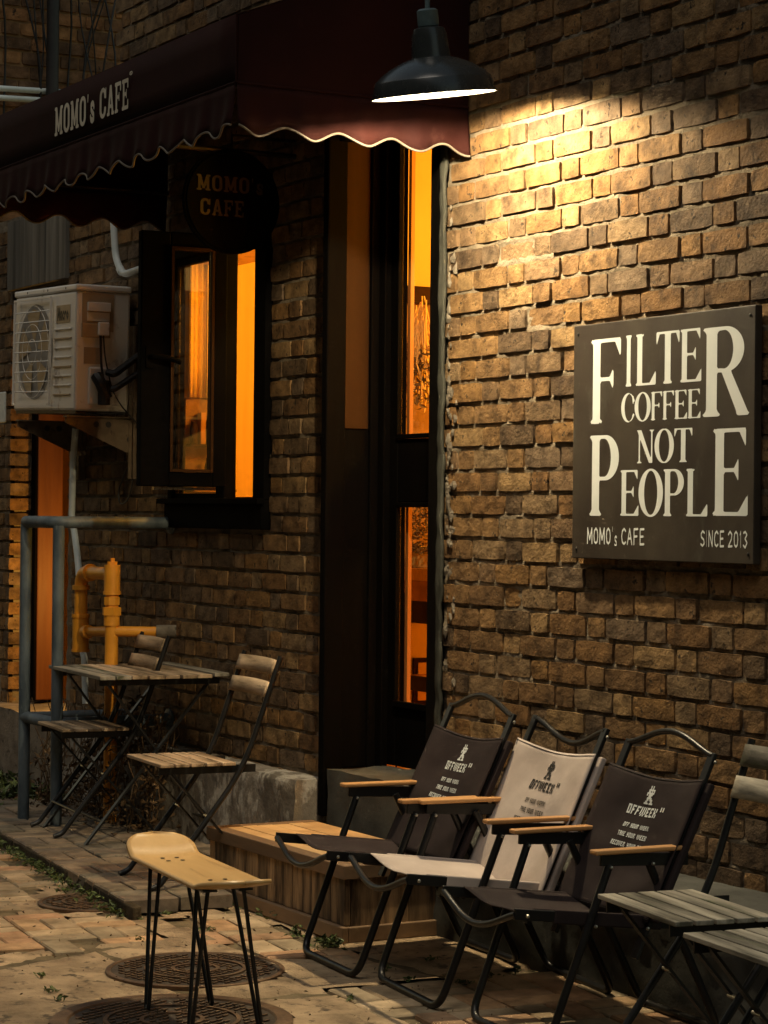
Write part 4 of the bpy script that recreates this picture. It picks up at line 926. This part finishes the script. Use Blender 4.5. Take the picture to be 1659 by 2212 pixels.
MB().tube([(gx0+.10, gy, zt), (gx0+.115, gy, zt)], gr_*1.35, 18).build('fitting', m_yellow, gp, smooth=True)
MB().tube([(gx0+.06, gy, zl-.017), (gx0+.10, gy, zl-.015)], gr_*1.05, 16).build('fitting', m_yellow, gp, smooth=True)
MB().tube([(gx1+.095, -.13, zl), (gx1+.13, -.05, zl)], .03, 14).build('wall_collar', m_stone, gp, smooth=True)

# ================================================================== PLATFORM
pf = thing('wooden_platform', 'low wooden step platform with plank top and vertical board sides at the cafe door', 'platform')
px0, px1, py, pz = -.235, .82, -.585, .25
nb_ = 6; dy = (-.155-py-.045)/nb_
for i in range(nb_):
    y = py+.045+i*dy; MB().box((px0+.03, y+.0015, pz-.025), (px1-.04, y+dy-.0015, pz-.001+random.uniform(-.001, .001))).build('top_board', m_pine, pf, bevel=.002)
MB().box((px0-.012, py-.014, pz-.045), (px1+.012, py+.042, pz+.002)).build('edge_board', m_capw, pf, bevel=.003)
MB().box((px1-.038, py+.044, pz-.045), (px1+.012, -.16, pz+.001)).build('edge_board', m_capw, pf, bevel=.003)
MB().box((px0-.012, py+.044, pz-.045), (px0+.028, -.16, pz+.001)).build('edge_board', m_capw, pf, bevel=.003)
x = px0
while x < px1-.02:
    w_ = random.uniform(.042, .075); w_ = min(w_, px1-x)
    MB().box((x+.001, py-random.uniform(0, .005), .052), (x+w_-.001, py+.018, pz-.046)).build('side_board', m_pinev, pf, bevel=.002); x += w_
y = py+.02
while y < -.17:
    w_ = min(.11, -.16-y); MB().box((px1-.018, y+.001, .045), (px1, y+w_-.001, pz-.046)).build('side_board', m_pinev, pf, bevel=.002); y += w_
MB().box((px0-.02, py-.022, .0), (px1+.022, py+.0, .051)).build('skirting', m_capw, pf, bevel=.003)
MB().box((px1+.001, py+.001, .0), (px1+.022, -.16, .05)).build('skirting', m_capw, pf, bevel=.003)

# ================================================================== BISTRO CHAIRS + TABLE
def slatted(mb_w, y0, dep, n, z, parent, mat, name='seat_slat', th=.012):
    st = dep/n
    for i in range(n):
        MB().box((-mb_w/2, y0+i*st+.004, z-th), (mb_w/2, y0+(i+1)*st-.004, z)).build(name, mat, parent, bevel=.002)
def bistro(mat, label, wd_=.40):
    t_ = thing('bistro_chair', label, 'chair', group='folding bistro chairs with weathered wooden slats')
    h = wd_/2-.012; sz = .455
    slatted(wd_, -.01, .295, 5, sz, t_, mat)
    for s_ in (-1, 1):
        x = s_*h
        MB().bar((x*.86, .0, sz-.027), (x*.86, .37, sz-.027), .006, .028).build('seat_rail', m_metal, t_)
        MB().tube(arc([(x, -.035, .012), (x, .0, .022), (x, .315, .43), (x, .455, .835)], .13, 7), .0105, 10).build('back_leg', m_metal, t_, smooth=True)
        MB().bar((x*.80, .41, .012), (x*.80, .03, sz-.02), .007, .024, (1, 0, 0)).build('front_leg', m_metal, t_)
        MB().tube([(x*1.02, .183, .262), (x*.76, .183, .262)], .006, 8).build('pivot', m_bolt, t_)
    MB().tube([(-h, .06, .11), (h, .06, .11)], .006, 8).tube([(-h*.8, .35, .10), (h*.8, .35, .10)], .006, 8).tube([(-h, .31, .42), (h, .31, .42)], .006, 8).build('cross_bar', m_metal, t_)
    for zc in (.795, .715):
        yc = .315+(zc-.43)*.343
        def fn(u, v, zc=zc, yc=yc): return (-h+(2*h)*u, yc+.022*(1-(2*u-1)**2)-.012+(v-.5)*.055*.343, zc+(v-.5)*.055)
        MB().grid(fn, 12, 2).build('back_slat', mat, t_, smooth=True, solid=.010)
    return t_
def put(t_, c, ang, z=0): t_.location = (c[0], c[1], z); t_.rotation_euler = (0, 0, ang)
B = bistro(m_slatw, 'bistro chair right of the slatted table, the nearer of that pair'); put(B, (-.29, -.828), math.radians(-5.3), .048)
def relabel(o, l): o['label'] = l; return o
A = relabel(copy_tree(B), 'bistro chair farthest left, its seat beside the grey railing post behind the table')
put(A, (-1.68, -.66), math.radians(-6), .05)
Cc = bistro(m_slat, 'grey weathered bistro chair at the right edge beside the last brown director chair'); put(Cc, (2.905, -.90), math.radians(-9), .0); Cc.scale = (1.06, .93, 1.0)
Dd = relabel(copy_tree(Cc), 'bistro chair cut off at bottom right, only its seat corner and legs seen'); put(Dd, (3.39, -.985), math.radians(-7), -.012)
tb = thing('bistro_table', 'folding bistro table with grey brown wooden slats and crossed black legs', 'table', (-1.56, -.325, .05), math.radians(-5))
TW, TD, TZ = .76, .56, .69
for i in range(8):
    y = -TD/2+i*TD/8; wob = random.uniform(-.018, .018) if i in (4, 5) else 0
    o = MB().box((-TW/2, -.5*TD/8+.0035, -.015), (TW/2, .5*TD/8-.0035, 0)).build('table_slat', m_slatw if 1 < i < 7 else m_slat, tb, bevel=.002)
    o.location = (random.uniform(-.008, .008), y+TD/16, TZ+(.006 if i == 7 else 0)); o.rotation_euler = (0, 0, wob)
for s_ in (-1, 1):
    x = s_*(TW/2-.07)
    MB().bar((x, -TD/2+.02, TZ-.03), (x, TD/2-.02, TZ-.03), .008, .026).build('top_rail', m_metal, tb)
    MB().bar((x*.97, -TD/2-.03, .0), (x*.97, TD/2-.06, TZ-.03), .008, .026, (1, 0, 0)).build('leg', m_metal, tb)
    MB().bar((x*.90, TD/2+.00, .0), (x*.90, -TD/2+.06, TZ-.03), .008, .026, (1, 0, 0)).build('leg', m_metal, tb)
MB().tube([(-.3, -TD/2+.05, .09), (.3, -TD/2+.05, .09)], .007, 8).tube([(-.28, TD/2-.07, .09), (.28, TD/2-.07, .09)], .007, 8).build('cross_bar', m_metal, tb)

# ================================================================== DIRECTOR CHAIRS
def director(w_, bow, cmat, pmat, label, drop=0.):
    t_ = thing('director_chair', label, 'chair', group='low folding director chairs with printed canvas backs')
    h = w_/2
    for nm, pts in (('front_legs', [(-h, .185, .50), (-h*.96, .0, .012), (h*.96, .0, .012), (h, .185, .50)]), ('rear_legs', [(-h*.94, .315, .50), (-h*.9, .56, .012), (h*.9, .56, .012), (h*.94, .315, .50)])):
        MB().tube(arc(pts, .055, 7), .0115, 12).build(nm, m_metal, t_, smooth=True)
    for s_ in (-1, 1):
        x = s_*h
        MB().bar((x*.93, -.10, .380), (x*.93, .44, .315), .012, .030, (0, 0, 1)).build('seat_rail', m_metal, t_, bevel=.002)
        MB().bar((x*.97, .27, .235), (x*.97, .522, .788), .012, .030, (1, 0, 0)).build('back_post', m_metal, t_, bevel=.002)
        MB().bar((x*1.0, .155, .513), (x*1.0, .435, .50), .012, .034, (0, 0, 1)).build('arm_bracket', m_metal, t_, bevel=.002)
        a = MB(); a.box((x-.019, .132, .527), (x+.019, .448, .540)); o = a.build('armrest', m_arm, t_, bevel=.004)
        mb = MB(); ox_ = x+(.0125 if s_ > 0 else .0125)
        for yy, zz in ((.182, .492), (.315, .495), (.135, .335), (.514, .765), (-.075, .377), (.30, .318)): mb.lathe([(.0001, .006), (.004, .005), (.0055, .0)], 8, Matrix.Translation((x+.0128, yy, zz))@Matrix.Rotation(PI/2, 4, 'Y'))
        tag(mb.build('bolt', m_bolt, t_), kind='stuff')
    # front seat tube dips, top tube bows
    n = 18
    MB().tube([(-h*.93+2*h*.93*k/n, -.095-.012*math.sin(PI*k/n), .378-.055*math.sin(PI*k/n)**1.2) for k in range(n+1)], .0095, 10).build('seat_tube', m_metal, t_, smooth=True)
    MB().tube([(-h*.97+2*h*.97*k/n, .520+.006*math.sin(PI*k/n), .780+bow*math.sin(PI*k/n)**1.4) for k in range(n+1)], .0095, 10).build('top_tube', m_metal, t_, smooth=True)
    # seat canvas
    def seat(u, v):
        x = -h*.90+2*h*.90*u; y = -.035+.43*v+.012*math.sin(PI*u)*(1-2*v); sag = (.030*math.sin(PI*u)+.004*math.sin(9*u+5*v)*math.sin(PI*u)+.009*noise.noise(Vector((u*3, v*4+bow*70, w_*60)))*math.sin(PI*u))
        return (x, y, .388-.12*(y+.035)*1.0-sag)
    MB().grid(seat, 18, 14).build('seat_canvas', cmat, t_, smooth=True, solid=.003)
    for s_ in (-1, 1): MB().bar((s_*h*.93, .02, .3655), (s_*h*.93, .36, .325), .018, .038).build('canvas_sleeve', cmat, t_, bevel=.004)
    # back canvas
    e0 = Vector((0, .497, .708)); e1 = Vector((0, .318, .325-drop)); d = e1-e0; nrm = Vector((0, -d.z, d.y)).normalized(); nrm = nrm if nrm.y < 0 else -nrm
    def back(u, v):
        p = e0+d*v-nrm*(.014*math.sin(PI*u)*(.6+.4*math.sin(PI*v)))+nrm*(.003*math.sin(7*u+11*v)+.006*noise.noise(Vector((u*3.1+bow*90, v*4, w_*40)))+.003*noise.noise(Vector((u*9, v*11+bow*50, w_*90))))*min(1, 6*u, 6*(1-u))+nrm*.027
        x = (-h*1.09+2*h*1.09*u); sag = .016*math.sin(PI*u)*(1-v)
        return (x, p.y, p.z-sag)
    MB().grid(back, 24, 24).build('back_canvas', cmat, t_, smooth=True, solid=.003)
    for s_ in (-1, 1): MB().bar((s_*h*1.05, e0.y, e0.z-.002), (s_*h*1.05, e1.y, e1.z+.01), .018, .040, (1, 0, 0)).build('canvas_sleeve', cmat, t_, bevel=.004)
    def onb(u, v): p = Vector(back(.5+u/(2*h*1.09), v/.46)); return p+nrm*.0035    # u metres across, v metres down
    mb = MB(); pixels(mb, ROBOT, lambda a, b: onb(-.024+.048*a, .094-.062*b)); mb.build('emblem', pmat, t_)
    mb = MB()
    for vv in (.014, .985):
        MB().tube([tuple(Vector(back(k/20, vv))+nrm*.0022) for k in range(21)], .0011, 4, False).build('stitched_hem', m_metal if cmat is m_canvb else m_canvb, t_)
    def line(txt, u0, u1, v0, v1):
        pixword(mb, txt, lambda a, b: onb(u0+(u1-u0)*a, v1+(v0-v1)*b-.014))
    line('OFFWEEK', -.088, .068, .118, .150); line('"', .082, .100, .112, .150)
    line('OFF YOUR WORK', -.072, .058, .180, .195); line('TAKE YOUR WEEK', -.078, .062, .212, .228); line('RECOVER YOUR SOUL', -.094, .078, .246, .262)
    mb.build('lettering', pmat, t_)
    return t_
d1 = director(.45, .05, m_canvb, m_printw, 'brown canvas director chair nearest the cafe door, printed OFFWEEK in white'); put(d1, (1.165, -.826), math.radians(-5))
d2 = director(.48, -.055, m_canvw, m_printb, 'white canvas director chair in the middle, printed OFFWEEK in black', .03); put(d2, (1.655, -.825), math.radians(-7))
d3 = director(.44, .05, m_canvb, m_printw, 'brown canvas director chair on the right beside the grey slatted chair'); put(d3, (2.235, -.845), math.radians(-3)); d3.scale = (.99, .98, .972)

# ================================================================== SKATEBOARD STOOL
st_ = thing('skateboard_stool', 'stool made of a bare maple skateboard deck on black hairpin legs', 'stool', (1.675, -1.515, 0), math.radians(-6))
DZ = .410
def deck(u, v, zo=0):
    x = -.40+.80*u; hw_ = .1025
    e = abs(x)
    if e > .30: q_ = (e-.30)/.10; hw_ *= math.sqrt(max(0, 1-q_**2.6))
    y = (2*v-1)*hw_; z = DZ+.006*(2*v-1)**2
    k = max(0, e-.265); z += (.20 if x > 0 else .40)*k*(1 if k > .05 else k/.05)
    return (x, y, z+zo)
mb = MB(); mb.grid(lambda u, v: deck(u, v), 60, 14)
mb.build('deck', m_deck, st_, smooth=True, solid=.010)
mb = MB()
for bx_ in (-.21, .21):
    for i in (-1, 1):
        for j in (-1, 1): mb.lathe([(.0001, .0015), (.006, .001), (.0068, 0)], 10, Matrix.Translation((bx_+i*.027, j*.021, DZ+.0066)))
tag(mb.build('bolt_head', m_metal, st_), kind='stuff')
for (bx_, by_, fx, fy) in ((-.21, -.05, -.165, -.085), (-.21, .05, -.165, .105), (.21, -.05, .215, -.085), (.21, .05, .22, .115)):
    a = Vector((bx_-.05, by_, DZ-.008)); b = Vector((bx_+.04, by_, DZ-.008)); f_ = Vector((fx, fy, .006))
    MB().tube(arc([a, f_+Vector((-.012, 0, 0)), f_+Vector((.012, 0, 0)), b], .018, 6), .0058, 10).build('hairpin_leg', m_metal, st_, smooth=True)
    MB().box((bx_-.06, by_-.02, DZ-.012), (bx_+.06, by_+.02, DZ-.007)).build('leg_plate', m_metal, st_)

pc = thing('framed_picture', 'small dark framed picture on the inner wall low behind the door glass', 'picture')
MB().box((-.998, .70, .60), (-.985, .86, .80)).build('frame', m_brown, pc)
MB().box((-.985, .72, .62), (-.982, .84, .78)).build('print', m_curt, pc)
ck = thing('sack', 'pale crumpled sack on the floor behind the lower door pane', 'sack')
MB().grid(lambda u, v: (-.78+.13*math.cos(2*PI*u)*(1-.55*v)*(1+.12*math.sin(9*u*6.28)), .62+.10*math.sin(2*PI*u)*(1-.55*v), .305+.30*v+.02*math.sin(15*u)), 36, 8).build('cloth', m_curt, ck, smooth=True)
# ================================================================== INTERIOR THINGS
cu = thing('curtain', 'amber curtain hanging inside the left light of the window', 'curtain')
MB().grid(lambda u, v: (-1.895+.009*math.sin(u*17)+.004*math.sin(u*47), .050+.2*u, 1.92+.60*v), 50, 4).build('cloth', m_curt, cu, smooth=True, solid=.002)
MB().tube([(-1.875, .13, 1.94), (-1.876, .131, 2.2), (-1.874, .128, 2.52)], .0018, 6).tube([(-1.875, .19, 1.94), (-1.877, .186, 2.2), (-1.874, .19, 2.52)], .0025, 6).build('cord', m_brown, cu)
bd = thing('pale_board', 'bright amber board on the inner wall seen through the open half of the window', 'board')
MB().box((-2.42, .50, 1.0), (-2.40, .86, 2.9)).build('panel', m_curt, bd)
sh = thing('window_shelf', 'shelf with jars and boxes behind the lower part of the window', 'shelf')
MB().box((-1.915, .045, 1.50), (-1.80, .25, 1.512)).box((-1.915, .045, 1.512), (-1.905, .25, 1.915)).build('shelf_board', m_dull, sh)
MB().box((-1.904, .046, 1.70), (-1.84, .249, 1.71)).build('upper_board', m_brown, sh)
rg = random.Random(4)
for zz, zh, xb, lv in ((1.513, .16, -1.86, 'lower'), (1.711, .18, -1.875, 'upper')):
    y = .052; ncon = 0
    while y < .225:
        w_ = rg.uniform(.026, .045); hh = rg.uniform(.45, 1)*zh
        nth = ['first', 'second', 'third', 'fourth', 'fifth', 'sixth', 'seventh', 'eighth', 'ninth'][ncon]; ncon += 1; isj = rg.random() < .5
        it = thing('storage_jar' if isj else 'storage_box', nth+' from the left on the '+lv+' inner window shelf, '+('an amber jar' if isj else 'a small box'), 'jar' if isj else 'box', group='containers on the inner window shelf')
        mat = rg.choice([m_dull, m_orange, m_brown, m_paint])
        if isj: MB().lathe([(.0001, zz), (w_*.44, zz), (w_*.46, zz+hh*.72), (w_*.3, zz+hh*.88), (w_*.3, zz+hh), (.0001, zz+hh)], 14, Matrix.Translation((xb, y+w_/2, 0))).build('body', mat, it, smooth=True)
        else: MB().box((xb-.02, y, zz), (xb+.02, y+w_*.9, zz+hh)).build('body', mat, it, bevel=.002)
        y += w_+.004
def LP(x, y, d): return X(x, y, d)
fl = thing('dried_flowers', 'bunch of dried twigs and flowers hanging inside the door glass', 'dried flowers')
rg = random.Random(21); c0 = W(911, 640, -.60); mb = MB(); mf = MB()
for i in range(46):
    tp = Vector(W(906+rg.uniform(-10, 22), 640+rg.uniform(-4, 70), -.60)); bt = Vector(W(906+rg.uniform(-26, 30), 780+rg.uniform(-20, 120), -.60+rg.uniform(-.05, .05)))
    mid = tp.lerp(bt, .5)+Vector((rg.gauss(0, .02), rg.gauss(0, .02), 0)); mb.tube([tp, mid, bt], .0032, 4)
    for k in range(7): leafmesh(mf, bt.lerp(tp, rg.uniform(0, .35))+Vector((rg.gauss(0, .018), rg.gauss(0, .02), rg.gauss(0, .02))), rg.uniform(.010, .022), rg)
mb.build('twigs', m_curt, fl); mf.build('blossom', m_dry, fl)
f2 = thing('dark_foliage', 'dark dried foliage seen through the top of the lower door pane', 'dried flowers')
mf = MB()
for i in range(700): leafmesh(mf, Vector(W(906+rg.uniform(-22, 40), 1100+rg.uniform(-20, 95), -.62+rg.uniform(-.04, .04))), rg.uniform(.006, .015), rg)
mf.build('foliage', m_dry, f2)
tt = thing('inside_table', 'wooden table with a carton on it inside the cafe door', 'table')
ct = W(905, 1240, -.75)
MB().box((ct[0]-.35, .60, ct[2]-.02), (ct[0]+.5, 1.0, ct[2]+.03)).build('table_top', m_orange, tt)
for xx in (-.32, .45): MB().box((ct[0]+xx, .62, .3), (ct[0]+xx+.05, .67, ct[2]-.02)).build('leg', m_brown, tt)
bxq = thing('carton', 'yellow carton standing on the table inside the door', 'carton'); cc = W(912, 1228, -.70)
MB().box((cc[0]-.05, .66, ct[2]+.031), (cc[0]+.16, .74, ct[2]+.12)).build('body', m_paint, bxq, bevel=.003)
ch = thing('inside_chair', 'brown wooden chair standing in the room behind the lower door pane', 'chair'); cz = W(905, 1420, -.62)
mb = MB().box((cz[0]-.12, .58, .31), (cz[0]-.085, .61, 1.08)).box((cz[0]+.22, .58, .31), (cz[0]+.255, .61, 1.08)); mb.build('post', m_brown, ch)
MB().box((cz[0]-.085, .585, .96), (cz[0]+.22, .605, 1.05)).box((cz[0]-.085, .585, .68), (cz[0]+.22, .605, .74)).build('back_rail', m_brown, ch)
MB().box((cz[0]-.13, .60, .70), (cz[0]+.26, .95, .735)).build('seat', m_orange, ch)
